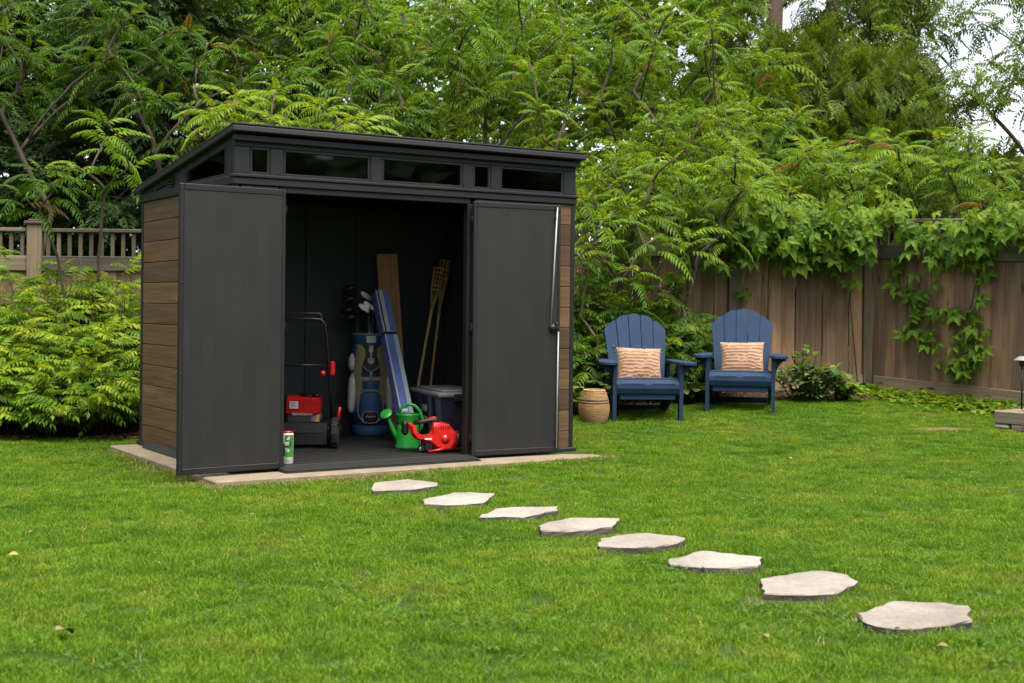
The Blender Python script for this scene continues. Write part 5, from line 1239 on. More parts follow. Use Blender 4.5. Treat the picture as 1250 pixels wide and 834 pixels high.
for i, (px, Y, wx, h, n, tt) in enumerate(UNDER):
    shrub('fern', 'dark feathery fern in the thicket between the shed and the chairs', px, 400, Y, wx, h, n, 430 + i, (G_DARK, (G_MID, lerp3(G_MID, G_BRI, .6))[tt]), .25, group='ferns behind the chairs', meas=1.3, cat='fern')
# --- broad-leaved plants by the chairs
def broad(L, w, seed, n=6):
    vs = []; fs = []; r_ = random.Random(seed)
    for i in range(n + 1):
        t = i / n; ww = w * math.sin(math.pi * min(1, (t * .93 + .05))) ** .8; z = L * (.35 * t - .55 * t * t)
        vs += [(L * t, -ww, z + .2 * ww), (L * t, 0, z), (L * t, ww, z + .2 * ww)]
    for i in range(n):
        a = 3 * i; fs += [(a, a + 1, a + 4), (a, a + 4, a + 3), (a + 1, a + 2, a + 5), (a + 1, a + 5, a + 4)]
    return np.array(vs), np.array(fs)
BRO_M = [geo_mesh('leaf', broad(.11, .034, 1), M['leafo']), geo_mesh('leaf', broad(.09, .030, 2), M['leafo'])]
HOS_M = [geo_mesh('leaf', broad(.15, .042, 3), M['leafo'])]
PALE = ((0.10, 0.19, 0.055), (0.24, 0.33, 0.14))
shrub('hosta', 'pale variegated hosta clump behind the wicker basket', 722, 470, 12.15, .32, .36, 120, 501, PALE, 0, HOS_M, cat='plant', dy=.25)
shrub('hosta', 'small pale hosta showing between the two chairs', 850, 470, 12.75, .28, .34, 90, 502, PALE, 0, HOS_M, cat='plant', dy=.22)
shrub('hydrangea', 'dark leafy shrub growing between the chairs and the fence', 845, 470, 13.0, .34, .85, 190, 503, (G_DARK, G_MID), .2, BRO_M, dy=.3)
shrub('hydrangea', 'broad-leaved shrub by the fence past the right-hand chair', 985, 470, 13.05, .44, .56, 295, 504, ((.04, .1, .025), (.13, .215, .07)), .1, BRO_M, dy=.28)
shrub('seedling_clump', 'bright low clump of leaves at the foot of the fence post', 1022, 470, 13.15, .26, .3, 130, 505, (G_MID, G_BRI), .3, BRO_M, cat='plant', dy=.22)
shrub('hosta', 'dim hosta clump beside the shed wall', 706, 470, 11.9, .2, .26, 60, 506, PALE, 0, HOS_M, cat='plant', dy=.2)

# --- Virginia creeper
def creeper_geo(seed):
    vs = []; fs = []; r_ = random.Random(seed)
    for a, L in ((-118, .085), (-58, .112), (0, .125), (58, .112), (118, .085)):
        a = R(a + r_.uniform(-9, 9)); d = Vector((math.cos(a), math.sin(a), -0.12)); leaflet(vs, fs, d * .008, d, (0, 0, 1), L * r_.uniform(.9, 1.1), L * .54, .34)
    return np.array(vs), np.array(fs)
CRG = [creeper_geo(k) for k in range(3)]; CR_M = [geo_mesh('leaf', g, M['leafo']) for g in CRG]
def creeper(label, pts, stems, Ydir, seed, tint):
    """pts: leaf points with outward direction; stems: polylines"""
    base = Vector(stems[0][0]); r_ = random.Random(seed); root = thing('virginia_creeper', label, 'vine', base, 0, 'creepers on the fence')
    mb = MB()
    for s in stems: mb.tube([Vector(p) - base for p in s], 0.006, 5)
    mb.build('stem', M['bark'], root)
    for p, up in pts:
        d = Vector((Ydir[0] * .45 + r_.uniform(-.6, .6), Ydir[1] * .45 + r_.uniform(-.3, .3), -0.75 + r_.uniform(-.3, .45)))
        c = lerp3(tint[0], tint[1], r_.random()); c = lerp3(c, G_YEL, up * r_.uniform(.2, .9))
        leaf_obj(root, CR_M[r_.randint(0, 2)], Matrix.Translation(p) @ align(d, r_.uniform(-.6, .6)) @ Matrix.Scale(r_.uniform(.65, 1.15), 4), c)
r_ = random.Random(77)
FCv, FRv = Vector((3.90, 14.03)), Vector((6.2, 10.92)); fd = (FRv - FCv).normalized(); fn = Vector((-0.804, -0.594))
def on_side(s, z, o):
    q = FCv + fd * s + fn * o; return Vector((q.x, q.y, zt(q.x, q.y) + z))
bd = (Vector((3.85, 14.1)) - Vector((-8.0, 12.33))).normalized(); bn = Vector((bd.y, -bd.x))
def on_back(x, z, o):
    q = Vector((x, 12.33 + (x + 8) * bd.y / bd.x)) + bn * o; return Vector((q.x, q.y, zt(q.x, q.y) + z))
# mass along the top of the side fence
pts = []
for k in range(290):
    s = r_.uniform(0.0, 2.9); e = r_.gauss(0, 1)
    if s < .5 and r_.random() < .6: continue
    zc = 1.80 + .07 * math.sin(s * 5) + (-.16 if 0.55 < s < 1.2 else 0) * (r_.random() < .45)
    if 0.05 < s < 0.42 and r_.random() < .62: zc += .12
    z = zc + e * .115 - (abs(r_.gauss(0, .12)) if 0.9 < s else 0); pts.append((on_side(s, z, r_.uniform(.06, .3)), max(0, min(1, (z - 1.72) * 2.2))))
creeper('thick leafy creeper spilling over the top of the side fence', pts, [[on_side(.05, .05, .09), on_side(.06, .9, .09), on_side(.03, 1.7, .1), on_side(.6, 1.86, .08), on_side(1.5, 1.84, .08), on_side(2.8, 1.85, .08)]], fn, 600, (lerp3(G_DARK, G_MID, .5), lerp3(G_MID, G_BRI, .6)))
# strands hanging down the boards
def strand(px_list): return [on_side(*st) for st in px_list]
def side_from_px(px, py, o=.08):
    u, v = unroll(px, py); ku = u / FPX; q0_ = FCv + fn * o
    s = (q0_.x - ku * q0_.y) / (ku * fd.y - fd.x); q = q0_ + fd * s
    return Vector((q.x, q.y, HC - v * q.y / FPX))
for lab, line, n, wd, sd2 in (('creeper strand hanging down the side fence boards with large dark leaves', [(1112, 318), (1122, 345), (1118, 368), (1140, 385), (1130, 405), (1128, 428)], 44, 15, 610),
                         ('long creeper strand trailing to the kickboard of the side fence', [(1196, 318), (1192, 345), (1186, 372), (1176, 395), (1190, 415), (1172, 440), (1160, 462)], 50, 12, 611)):
    P3 = [side_from_px(x, y, .07) for x, y in line]; pts = []
    for k in range(n):
        f = r_.random() ** .85 * (len(line) - 1); i = min(len(line) - 2, int(f)); x = line[i][0] + (line[i + 1][0] - line[i][0]) * (f - i); y = line[i][1] + (line[i + 1][1] - line[i][1]) * (f - i)
        pts.append((side_from_px(x + r_.gauss(0, wd), y + r_.gauss(0, 8), r_.uniform(.06, .16)), .15 * r_.random()))
    creeper(lab, pts, [P3], fn, sd2, (lerp3(G_DARK, G_MID, .6), lerp3(G_MID, G_BRI, .5)))
# mass over the back fence by the corner post
pts = []
for k in range(300):
    x = 3.9 - r_.random() ** 1.3 * 1.75; z = 1.80 + r_.gauss(0, .15) - (r_.random() ** 2) * .5 * (1 if x > 3.2 else .5)
    if x > 3.62 and z < 1.72: continue
    pts.append((on_back(x, z, r_.uniform(.08, .32)), max(0, min(1, (z - 1.7) * 1.6))))
creeper('thick leafy creeper over the back fence beside the corner post', pts, [[on_back(3.7, .05, .1), on_back(3.6, 1.0, .1), on_back(3.65, 1.8, .08), on_back(2.2, 1.86, .08)]], bn, 620, (lerp3(G_DARK, G_MID, .4), lerp3(G_MID, G_BRI, .6)))

pts = []
for k in range(290):
    x = 1.7 + r_.random() * 2.0; z = 1.86 + r_.gauss(0, .14) - (r_.random() ** 2) * .35
    pts.append((on_back(x, z, r_.uniform(.2, .62)), max(0, min(1, (z - 1.75) * 1.6))))
creeper('loose creeper bulging forward over the back fence behind the chair on the fence side', pts, [[on_back(2.3, .05, .1), on_back(2.4, 1.0, .12), on_back(2.5, 1.8, .3), on_back(3.4, 1.9, .35)]], bn, 621, (lerp3(G_DARK, G_MID, .4), lerp3(G_MID, G_BRI, .6)))
# --- weeds at the foot of the side fence
def weeds():
    g = broad(.07, .022, 9, 3); xf = []; tn = []; r2 = random.Random(9)
    for k in range(2300):
        s = r2.uniform(-0.3, 2.6); o = .06 + abs(r2.gauss(0, .27)); p = on_side(s, 0.02 + r2.random() ** 2 * .08 * max(.15, 1 - o), o)
        a = r2.uniform(0, 6.28); d = Vector((math.cos(a), math.sin(a), r2.uniform(-.1, .8)))
        xf.append(np.array(Matrix.Translation(p) @ align(d, r2.uniform(-.5, .5)) @ Matrix.Scale(r2.uniform(.5, 1.2), 4))); tn.append(lerp3(G_MID, lerp3(G_BRI, G_YEL, .6), r2.random()))
    o = realise('low_weeds', [g], xf, tn, M['leafa'], None, on_side(1, 0, .2)); o['label'] = 'low light green weeds along the foot of the side fence'
weeds()

# ------------------------------------------------------------------ conifers and other background trees
def spray_geo(L, n, w, droop, seed, wid=.34):
    """flat evergreen spray: a twig with side twigs, each a thin tapered blade"""
    r_ = random.Random(seed); vs = []; fs = []
    def blade(p, d, l, ww):
        k = len(vs); d = Vector(d).normalized(); s = d.cross(Vector((0, 0, 1))).normalized() * ww; p = Vector(p); e = p + d * l - Vector((0, 0, droop * l))
        m_ = p.lerp(e, .45) + Vector((0, 0, .06 * l)); vs.extend([tuple(p), tuple(m_ - s), tuple(m_ + s), tuple(e)]); fs.extend([(k, k + 3, k + 1), (k, k + 2, k + 3)])
    blade((0, 0, 0), (1, 0, 0), L, w * .8)
    for k in range(n):
        t = .08 + .86 * k / n
        for s in (-1, 1):
            p = (L * t, 0, -droop * L * t * t); l = L * wid * (1.15 - t * .8) * r_.uniform(.7, 1.2); a = R(48 + r_.uniform(-12, 12)) * s
            blade(p, (math.cos(a), math.sin(a), r_.uniform(-.25, .15)), l, w)
            blade((p[0] + .5 * l * math.cos(a), .5 * l * math.sin(a), p[2]), (math.cos(a * .3), math.sin(a * .3), r_.uniform(-.3, .1)), l * .55, w * .8)
    return np.array(vs), np.array(fs)
HEM = [spray_geo(.55, 7, .019, .25, k) for k in range(3)]
CED = [spray_geo(.35, 7, .0105, .12, 10 + k, .44) for k in range(3)]
def conifer(label, px, Y, top_px, rad, protos, tint, seed, n, z_lo=0.3, shape=1.0, up=0.0, group=None, trunk=.16, dens=None):
    b = base_at(px, Y); top = W(px, top_px, Y).z; H = top - b.z; r_ = random.Random(seed)
    root = thing('conifer', label, 'tree', b, 0, group); mb = MB()
    mb.tube([(0, 0, 0), (0.03, 0, H * .5), (0, 0, H * .98)], [trunk, trunk * .6, .02], 9)
    xf = []; tn = []; wh = []; nb = max(30, n // 22); seg = []
    for k in range(nb):
        t = z_lo / H + (1 - z_lo / H) * (k + r_.random()) / nb; a = k * 2.4 + r_.uniform(-.4, .4)
        L = rad * (1 - t) ** shape * r_.uniform(.65, 1.15) + .15
        d = Vector((math.cos(a), math.sin(a), up + r_.uniform(-.15, .12))); p0 = Vector((0, 0, t * H)); kb = r_.uniform(.65, 1.3)
        seg.append((p0, p0 + d * L))
        if L > .3: mb.tube([p0, p0 + d * L * .5 + Vector((0, 0, .04 * L)), p0 + d * L * .92], [.012 + .012 * L, .012, .005], 4)
        for j in range(max(5, int(n / nb * (L / rad + .35)))):
            q = r_.random() ** .35; pos = p0 + d * L * q + Vector((0, 0, -.12 * L * q * q)) + Vector((r_.gauss(0, .08), r_.gauss(0, .08), r_.gauss(0, .07)))
            aa = a + r_.gauss(0, .7); dd = Vector((math.cos(aa), math.sin(aa), -.25 + r_.uniform(-.3, .3))) if not up else Vector((math.cos(aa) * .5, math.sin(aa) * .5, r_.choice((-.8, -.5, .7)) + r_.uniform(-.3, .3)))
            xf.append(np.array(Matrix.Translation(b + pos) @ align(dd, r_.gauss(0, .5)) @ Matrix.Scale(r_.uniform(.65, 1.25), 4)))
            c = lerp3(tint[0], tint[1], min(1, max(0, r_.random() * .6 + q * .3))); tn.append(tuple(v * kb for v in c)); wh.append(r_.randint(0, 2))
    mb.build('trunk', M['barkbig'], root); realise('crown', protos, xf, tn, M['cedar'] if up else M['needle'], root, b, wh); return root
HT = ((0.018, 0.045, 0.014), (0.045, 0.095, 0.025)); CT_ = ((0.05, 0.10, 0.015), (0.14, 0.215, 0.03))
for i, (px, Y, tp, rd, n) in enumerate([(-60, 18, -260, 2.3, 2600), (70, 19.5, -330, 2.4, 2600), (185, 17.2, -190, 1.9, 2200), (300, 20, -300, 2.3, 2300), (430, 21, -230, 2.2, 1900)]):
    conifer('dark hemlock rising behind the fence left of and over the shed', px, Y, tp, rd, HEM, HT, 700 + i, n, group='dark hemlocks behind the fence')
conifer('broad olive-green cedar filling the space behind the sumacs', 975, 19, 62, 1.9, CED, CT_, 710, 6600, shape=.5, up=.45)
conifer('rounded olive-green cedar crowding the right of the larger cedar', 1075, 18.6, 78, 1.45, CED, CT_, 711, 4200, shape=.5, up=.45)
conifer('narrow green cedar in front of the tall bare trunk', 885, 20.5, -70, .95, CED, ((0.06, .12, .014), (.15, .24, .03)), 712, 1800, shape=.6, up=.4)
conifer('low brownish cedar behind the creeper at the right', 1210, 18.5, 205, 1.5, CED, ((0.05, 0.08, 0.014), (0.12, 0.15, 0.03)), 713, 2000, shape=.5, up=.4)
def tall_pine(label, px, Y, r0, seed, zs, n):
    b = base_at(px, Y); r_ = random.Random(seed); root = thing('pine_tree', label, 'tree', b); mb = MB()
    mb.tube([(0, 0, -.1), (.05, 0, 4), (.25, .1, 9), (.3, .1, 13)], [r0 * 1.15, r0, r0 * .8, r0 * .5], 14); xf = []; tn = []; wh = []
    for k in range(n):
        z = r_.uniform(*zs); a = r_.uniform(0, 6.28); L = r_.uniform(1.2, 2.6); d = Vector((math.cos(a), math.sin(a), r_.uniform(-.3, .15))); p0 = Vector((.2, .05, z))
        mb.tube([p0, p0 + d * L * .5 + Vector((0, 0, .1)), p0 + d * L], [.05, .03, .012], 6)
        for j in range(34):
            q = .25 + .75 * r_.random(); pos = p0 + d * L * q + Vector((r_.gauss(0, .16), r_.gauss(0, .16), r_.gauss(0, .12)))
            dd = d + Vector((r_.gauss(0, .5), r_.gauss(0, .5), -.35)); xf.append(np.array(Matrix.Translation(b + pos) @ align(dd, r_.gauss(0, .6)) @ Matrix.Scale(r_.uniform(.7, 1.2), 4))); tn.append(lerp3(*HT, r_.random())); wh.append(r_.randint(0, 2))
    mb.build('trunk', M['barkbig'], root); realise('crown', HEM, xf, tn, M['needle'], root, b, wh)
tall_pine('tall bare reddish pine trunk rising behind the cedars', 933, 23, .155, 720, (7.6, 13), 16)
tall_pine('dark branchy spruce trunk behind the cedars', 1003, 24, .14, 721, (6.2, 12.5), 26)

# --- walnut with feathery twigs against the sky
def branch_tree(label, name, base, limbs, seed, protos, tint, r0, leaf_n, spread, size, kid=5):
    base = Vector(base); r_ = random.Random(seed); root = thing(name, label, 'tree', base); heads = []
    for P in limbs:
        for k in range(kid): heads.append(Vector(P) + Vector((r_.gauss(0, spread), r_.gauss(0, spread), r_.gauss(0, spread * .7))))
    skeleton(base, heads, r0, seed, .1, .5).build('trunk', M['bark'], root); xf = []; tn = []; wh = []
    for h in heads:
        kb = r_.uniform(.75, 1.25)
        for k in range(leaf_n):
            a = r_.uniform(0, 6.28); el = r_.uniform(-.9, .5); d = Vector((math.cos(a) * math.cos(el), math.sin(a) * math.cos(el), math.sin(el)))
            pos = h + Vector((r_.gauss(0, .16), r_.gauss(0, .16), r_.gauss(0, .12)))
            xf.append(np.array(Matrix.Translation(pos) @ align(d, r_.gauss(0, .5)) @ Matrix.Scale(size * r_.uniform(.7, 1.15), 4))); tn.append(tuple(v * kb for v in lerp3(*tint, r_.random()))); wh.append(r_.randint(0, len(protos) - 1))
    realise('crown', protos, xf, tn, M['leafa'], root, base, wh); return root
WAL = [frond_geo(.38, 8, .088, .032, .1, .4, 31, False), frond_geo(.34, 7, .082, .03, .15, .5, 32, False)]
WT = ((0.05, 0.10, 0.014), (0.13, 0.21, 0.024))
rw = random.Random(5)
limbs = [W(x, y, 20.5 + rw.uniform(-.7, .7)) for x, y in ((1040, -10), (1075, 20), (1100, -20), (1060, 60), (1098, 55), (1112, 20), (1105, 95), (1085, 110), (1020, 25))]
branch_tree('walnut with feathery twigs hanging against the bright sky', 'walnut_tree', base_at(1090, 20.6), limbs, 800, WAL, WT, .05, 13, .28, 1.2, 7)
limbs = [W(x, y, 16.5 + rw.uniform(-.7, .7)) for x, y in ((1225, -22), (1262, 18), (1218, 84), (1252, 68), (1172, 128), (1275, 45), (1200, 20), (1195, 105), (1240, 120))]
branch_tree('walnut with dark twigs reaching in from beyond the right fence end', 'walnut_tree', base_at(1330, 16.5), limbs, 801, WAL, WT, .026, 9, .19, .95, 5)
# --- leafy maples filling the middle distance
MAP = [broad(.16, .065, 41, 3)]
def maple(label, px, Y, y0, y1, hw, n, seed, tint, group):
    b = base_at(px, Y); c = W(px, (y0 + y1) / 2, Y); rz = abs(W(px, y0, Y).z - W(px, y1, Y).z) / 2; r_ = random.Random(seed); root = thing('maple_tree', label, 'tree', b, 0, group)
    cl_ = []
    for k in range(46):
        v = Vector((r_.gauss(0, 1), r_.gauss(0, 1), r_.gauss(0, 1))).normalized() * (r_.random() ** .4); cl_.append(Vector((c.x + v.x * hw, c.y + v.y * hw * .7, c.z + v.z * rz)))
    skeleton(b, cl_[::2], .10, seed, .12, .45).build('trunk', M['barkbig'], root); xf = []; tn = []
    for k in range(n):
        q = cl_[r_.randint(0, 45)]; kb = .6 + .7 * ((hash((round(q.x, 2), seed)) % 97) / 97); v = Vector((r_.gauss(0, 1), r_.gauss(0, 1), r_.gauss(0, .7))) * .3
        d = Vector((r_.gauss(0, 1), r_.gauss(0, 1), r_.gauss(-.3, .5))); xf.append(np.array(Matrix.Translation(q + v) @ align(d, r_.gauss(0, .6)) @ Matrix.Scale(r_.uniform(.7, 1.4), 4))); tn.append(tuple(x * kb for x in lerp3(*tint, r_.random())))
    realise('crown', MAP, xf, tn, M['leafa'], root, b)
for i, (px, Y, y0, y1, hw, n) in enumerate([(-40, 24, -160, 320, 2.6, 5200), (150, 25, -160, 320, 2.4, 5000), (330, 24, -150, 300, 2.4, 5000), (500, 25, -120, 300, 2.2, 4300), (640, 24, -110, 300, 2.2, 4300), (780, 23, -60, 320, 2.2, 4600), (890, 25, 60, 330, 2.0, 3400), (1060, 24, 170, 340, 2.0, 3200), (1190, 23, 205, 340, 1.8, 2600), (1300, 22, 190, 340, 1.6, 2000)]):
    maple('leafy maple standing beyond the sumac grove', px, Y, y0, y1, hw, n, 900 + i, ((0.05, 0.11, 0.013), (0.15, 0.25, 0.025)), 'maples beyond the grove')
# --- unseen ring of woods, added to darken window reflections and the shed front
def woods():
    g = broad(.5, .2, 51, 2); xf = []; tn = []; r2 = random.Random(51)
    for k in range(30000):
        a = r2.uniform(0, 2 * math.pi); rad = r2.uniform(24, 30); x, y = rad * math.sin(a), 6 + rad * math.cos(a)
        if y > 14 and -.5 < math.atan2(x, y) < .5: continue
        hmax = (8.0 if y > 6 else 5.5) + 1.2 * noise.noise(Vector((a * 6, 0, 0))); z = hmax * r2.random() ** .8  # lower behind the camera, height set by window reflections and light into the shed
        d = Vector((r2.gauss(0, 1), r2.gauss(0, 1), r2.gauss(-.3, .5))); xf.append(np.array(Matrix.Translation((x, y, z)) @ align(d, r2.gauss(0, .6)) @ Matrix.Scale(r2.uniform(1.4, 3.0), 4))); kb = .6 + .5 * noise.noise(Vector((x * .4, y * .4, z * .5)))
        tn.append(tuple(v * max(.3, kb + .3) for v in lerp3((0.022, 0.055, 0.01), (0.07, 0.14, 0.02), r2.random())))
    o = realise('added_woods', [g], xf, tn, M['leafa'], None, (0, 6, 0)); o['label'] = 'unseen leafy woods added round the yard to darken reflections'
woods()

# ================================================================== GRASS
def tuft(seed, n, half):
    r2 = random.Random(seed); vs = []; fs = []
    for k in range(n):
        x, y = r2.uniform(-half, half), r2.uniform(-half, half); h = r2.uniform(.010, .030); a = r2.uniform(0, 6.28); w = r2.uniform(.0010, .0020)
        ln = abs(r2.gauss(0, .75)) * h + .006; dx, dy = math.cos(a), math.sin(a); sx, sy = -dy * w, dx * w; i = len(vs)
        b = r2.uniform(-1.2, 1.2); sx, sy = sx * math.cos(b) - sy * math.sin(b), sx * math.sin(b) + sy * math.cos(b)
        vs += [(x - sx, y - sy, -.01), (x + sx, y + sy, -.01), (x - sx * .85 + dx * ln * .35, y - sy * .85 + dy * ln * .35, h * .62), (x + sx * .85 + dx * ln * .35, y + sy * .85 + dy * ln * .35, h * .62), (x + dx * ln, y + dy * ln, h)]
        fs += [(i, i + 1, i + 3, i + 2), (i + 2, i + 3, i + 4)]
    me = bpy.data.meshes.new('grass_tuft'); me.from_pydata(vs, [], fs); me.materials.append(M['grass']); me.update(); return me
tcol = bpy.data.collections.new('grass_tufts')
for k in range(8): tcol.objects.link(bpy.data.objects.new('grass_tuft_%d' % k, tuft(k, 320, .085)))
def in_poly(x, y, poly):
    c = False; n = len(poly)
    for i in range(n):
        a, b = poly[i], poly[i - 1]
        if (a.y > y) != (b.y > y) and x < (b.x - a.x) * (y - a.y) / (b.y - a.y) + a.x: c = not c
    return c
boxes = [(min(p.x for p in q), max(p.x for p in q), min(p.y for p in q), max(p.y for p in q)) for q in STONE_POLY]
def grass():
    r2 = random.Random(3); P = []; rot = []; scl = []; ix = []
    y = 2.6
    while y < 13.9:
        st = .115 if y < 8 else .135
        x = -0.47 * y - 1.2
        while x < 0.47 * y + 1.2:
            px, py = x + r2.uniform(-.06, .06), y + r2.uniform(-.06, .06); x += st
            if py > bed_front(px) + .06 * noise.noise(Vector((px * 3, 0, 2))) + .02: continue
            a, b = inv_S(px, py); m = .045
            if -0.223 - m < a < SW + .045 + m and -0.333 - m < b < SD + .02 + m: continue
            bad = False
            for q, (x0, x1, y0, y1) in zip(STONE_POLY, boxes):
                if x0 - .1 < px < x1 + .1 and y0 - .1 < py < y1 + .1:
                    cx_, cy_ = (x0 + x1) / 2, (y0 + y1) / 2; f = .86
                    if in_poly(cx_ + (px - cx_) * f, cy_ + (py - cy_) * f, q): bad = True; break
            if bad: continue
            for c_, rx, ry in BARE:
                if ((px - c_.x) / rx) ** 2 + ((py - c_.y) / ry) ** 2 < r2.uniform(.1, 1.1): bad = True
            if bad: continue
            lx = (px - q0.x) * math.cos(R(50)) - (py - q0.y) * math.sin(R(50)); ly = (px - q0.x) * math.sin(R(50)) + (py - q0.y) * math.cos(R(50))
            if -.03 < lx < 1.63 and -.03 < ly < .93: continue
            P.append((px, py, zt(px, py))); rot.append((r2.uniform(-.08, .08), r2.uniform(-.08, .08), r2.uniform(0, 6.28)))
            nz = noise.noise(Vector((px * 1.7, py * 1.7, 5)))
            near_edge = -0.42 < a < SW + .25 and -0.55 < b < SD + .2
            s = r2.uniform(.8, 1.15); scl.append((s, s, s * (1 + .35 * nz) * (.75 if near_edge and r2.random() < .6 else 1))); ix.append(r2.randint(0, 7))
        y += st
    me = bpy.data.meshes.new('lawn_grass'); me.from_pydata(P, [], [])
    for nm, ty, dat in (('rot', 'FLOAT_VECTOR', rot), ('scl', 'FLOAT_VECTOR', scl), ('idx', 'INT', ix)):
        at = me.attributes.new(nm, ty, 'POINT'); at.data.foreach_set('vector' if ty != 'INT' else 'value', np.array(dat).ravel())
    o = put('lawn_grass', me); tag(o, 'short mown green grass covering the lawn', kind='stuff')
    ng = bpy.data.node_groups.new('grass_scatter', 'GeometryNodeTree')
    ng.interface.new_socket('Geometry', in_out='INPUT', socket_type='NodeSocketGeometry'); ng.interface.new_socket('Geometry', in_out='OUTPUT', socket_type='NodeSocketGeometry')
    N, L_ = ng.nodes, ng.links; gi, go = N.new('NodeGroupInput'), N.new('NodeGroupOutput')
    ci = N.new('GeometryNodeCollectionInfo'); ci.inputs[0].default_value = tcol; ci.inputs[1].default_value = True; ci.inputs[2].default_value = True
    ip = N.new('GeometryNodeInstanceOnPoints'); ip.inputs['Pick Instance'].default_value = True
    def na(nm, ty):
        q = N.new('GeometryNodeInputNamedAttribute'); q.data_type = ty; q.inputs[0].default_value = nm; return q.outputs[0]
    L_.new(gi.outputs[0], ip.inputs['Points']); L_.new(ci.outputs[0], ip.inputs['Instance']); L_.new(na('idx', 'INT'), ip.inputs['Instance Index'])
    e2r = N.new('FunctionNodeEulerToRotation'); L_.new(na('rot', 'FLOAT_VECTOR'), e2r.inputs[0]); L_.new(e2r.outputs[0], ip.inputs['Rotation'])
    L_.new(na('scl', 'FLOAT_VECTOR'), ip.inputs['Scale']); L_.new(ip.outputs[0], go.inputs[0])
    md = o.modifiers.new('scatter', 'NODES'); md.node_group = ng
grass()
for i, (c_, rx, ry) in enumerate(BARE):
    m = MB(); n = 22; vs = [(0, 0, zt(c_.x, c_.y) + .008)]
    for k in range(n):
        a = 2 * math.pi * k / n; f = 1 + .3 * noise.noise(Vector((math.cos(a) * 2, math.sin(a) * 2, i * 5.0))); x, y = rx * f * math.cos(a), ry * f * math.sin(a); vs.append((x, y, zt(c_.x + x, c_.y + y) + .004))
    m.add(vs, [(0, 1 + k, 1 + (k + 1) % n) for k in range(n)], smooth=True); tag(m.build('bare_patch', M['sand'], None, (c_.x, c_.y, 0)), kind='structure')
def thatch():
    g = (np.array([(-.5, 0, 0), (.5, 0, 0), (-.3, .4, .55), (.3, .4, .55), (0, 1, .8)], float), np.array([(0, 1, 3), (0, 3, 2), (2, 3, 4)])); xf = []; tn = []; r2 = random.Random(8)
    for k in range(5200):
        if k < 3400:
            a = r2.uniform(-.35, SW + .1); b_ = -.335 - abs(r2.gauss(0, .14)) - .01
            if k % 4 == 0: a = -.225 - abs(r2.gauss(0, .12)) - .01; b_ = r2.uniform(-.45, SD)
            p = S(a, b_)
        else:
            cx_, cy_ = THS[k % len(THS)]; p = Vector((cx_ + r2.gauss(0, .22), cy_ + r2.gauss(0, .16), 0))
        if p.y > bed_front(p.x): continue
        p.z = zt(p.x, p.y) + .004; q = r2.uniform(.02, .045)
        xf.append(np.array(Matrix.Translation(p) @ Euler((r2.uniform(-.6, .3), 0, r2.uniform(0, 6.28))).to_matrix().to_4x4() @ Matrix.Diagonal((.004, q, q * .7, 1)))); v = r2.random()
        tn.append(lerp3((.14, .10, .045), (.34, .27, .13), v))
    o = realise('dry_grass', [g], xf, tn, M['needle'], None, (0, 8, 0)); o['label'] = 'dry tan grass along the concrete pad and in worn spots'
_r = random.Random(4); THS = [tuple(G(_r.uniform(20, 1230), _r.uniform(560, 800)).xy) for _ in range(12)]
thatch()
for k in range(9):
    p = G(_r.uniform(20, 1000), _r.uniform(590, 815)); m = MB(); sz = _r.uniform(.018, .035)
    m.add([(-.5, -.1, .1), (0, -.4, .25), (.5, 0, .05), (.1, .35, .3), (-.3, .3, .1)], [(0, 1, 3, 4), (1, 2, 3)], Matrix.Scale(sz, 4), True)
    tag(m.build('leaf_scrap', plain('scrap', (_r.uniform(.12, .24), _r.uniform(.08, .15), .05), .8), None, (p.x, p.y, p.z + .022), (_r.uniform(-.4, .4), _r.uniform(-.4, .4), _r.uniform(0, 6))), 'tiny scrap of dry leaf lying in the lawn grass', 'leaf', 'scraps of dry leaf on the lawn')
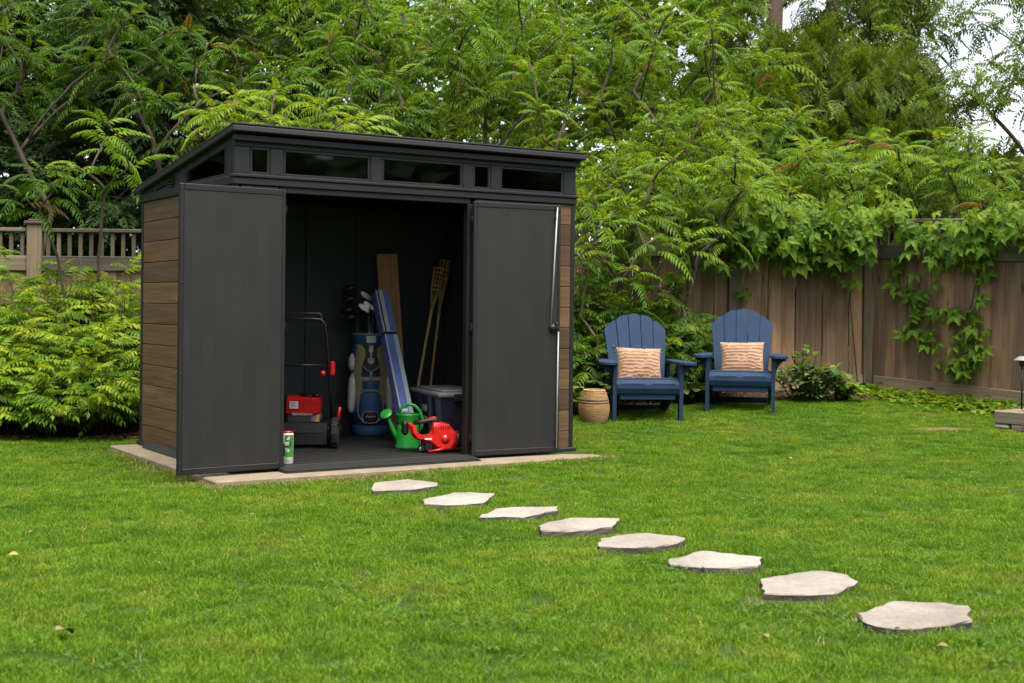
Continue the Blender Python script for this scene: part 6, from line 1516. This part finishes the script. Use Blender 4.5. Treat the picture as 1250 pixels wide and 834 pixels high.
def clover():
    vs = []; fs = []
    for a in (0, 120, 240): leaflet(vs, fs, (0, 0, 0), (math.cos(R(a)), math.sin(R(a)), .15), (0, 0, 1), 1.0, .9, .1, False)
    g = (np.array(vs), np.array(fs)); xf = []; tn = []; r2 = random.Random(12)
    for c_ in range(46):
        p0 = G(r2.uniform(-40, 1290), r2.uniform(530, 830)); sp_ = r2.uniform(.06, .22)
        for k in range(r2.randint(18, 60)):
            x, y = p0.x + r2.gauss(0, sp_), p0.y + r2.gauss(0, sp_ * .8); a_, b_ = inv_S(x, y)
            if (-.3 < a_ < SW + .1 and -.4 < b_ < SD + .1) or y > bed_front(x) or any(in_poly(x, y, q) for q in STONE_POLY): continue
            xf.append(np.array(Matrix.Translation((x, y, zt(x, y) + r2.uniform(.016, .03))) @ Euler((r2.gauss(0, .3), r2.gauss(0, .3), r2.uniform(0, 6.28))).to_matrix().to_4x4() @ Matrix.Scale(r2.uniform(.008, .015), 4))); tn.append(lerp3((.05, .14, .02), (.10, .2, .03), r2.random()))
    o = realise('clover', [g], xf, tn, M['leafa'], None, (0, 7, 0)); o['label'] = 'small clover patches mixed into the lawn grass'
clover()
# a few fallen dry leaves
M['dry'] = plain('dry_leaf', (0.2, 0.13, 0.07), 0.8, var=.25, scale=60); M['ydry'] = plain('yellow_leaf', (0.27, 0.22, 0.06), 0.7, var=.2, scale=60)
for lab, px, py, s, mt in (('curled tan dead leaf lying alone on the lawn near the photographer', 78, 786, .075, 'dry'), ('small yellowed leaf on the lawn left of the shed', 16, 688, .045, 'ydry'), ('brown dead leaf on the lawn past the last stepping stone', 1150, 803, .04, 'dry'), ('tiny pale leaf on the open lawn right of the path', 964, 566, .04, 'ydry')):
    p = G(px, py); m = MB(); vs = []; fs = []; n = 6
    for i in range(n + 1):
        t = i / n; w = .42 * math.sin(math.pi * (t * .92 + .04)); z = .22 * math.sin(t * 2.5) 
        vs += [(t - .5, -w, z + .1 * w), (t - .5, 0, z), (t - .5, w, z + .25 * w)]
    for i in range(n):
        a = 3 * i; fs += [(a, a + 1, a + 4, a + 3), (a + 1, a + 2, a + 5, a + 4)]
    m.add(vs, fs, Matrix.Scale(s, 4), True); o = m.build('fallen_leaf', M[mt], None, (p.x, p.y, p.z + .035), (random.uniform(-.3, .3), random.uniform(-.3, .3), random.uniform(0, 6)))
    tag(o, lab, 'leaf')
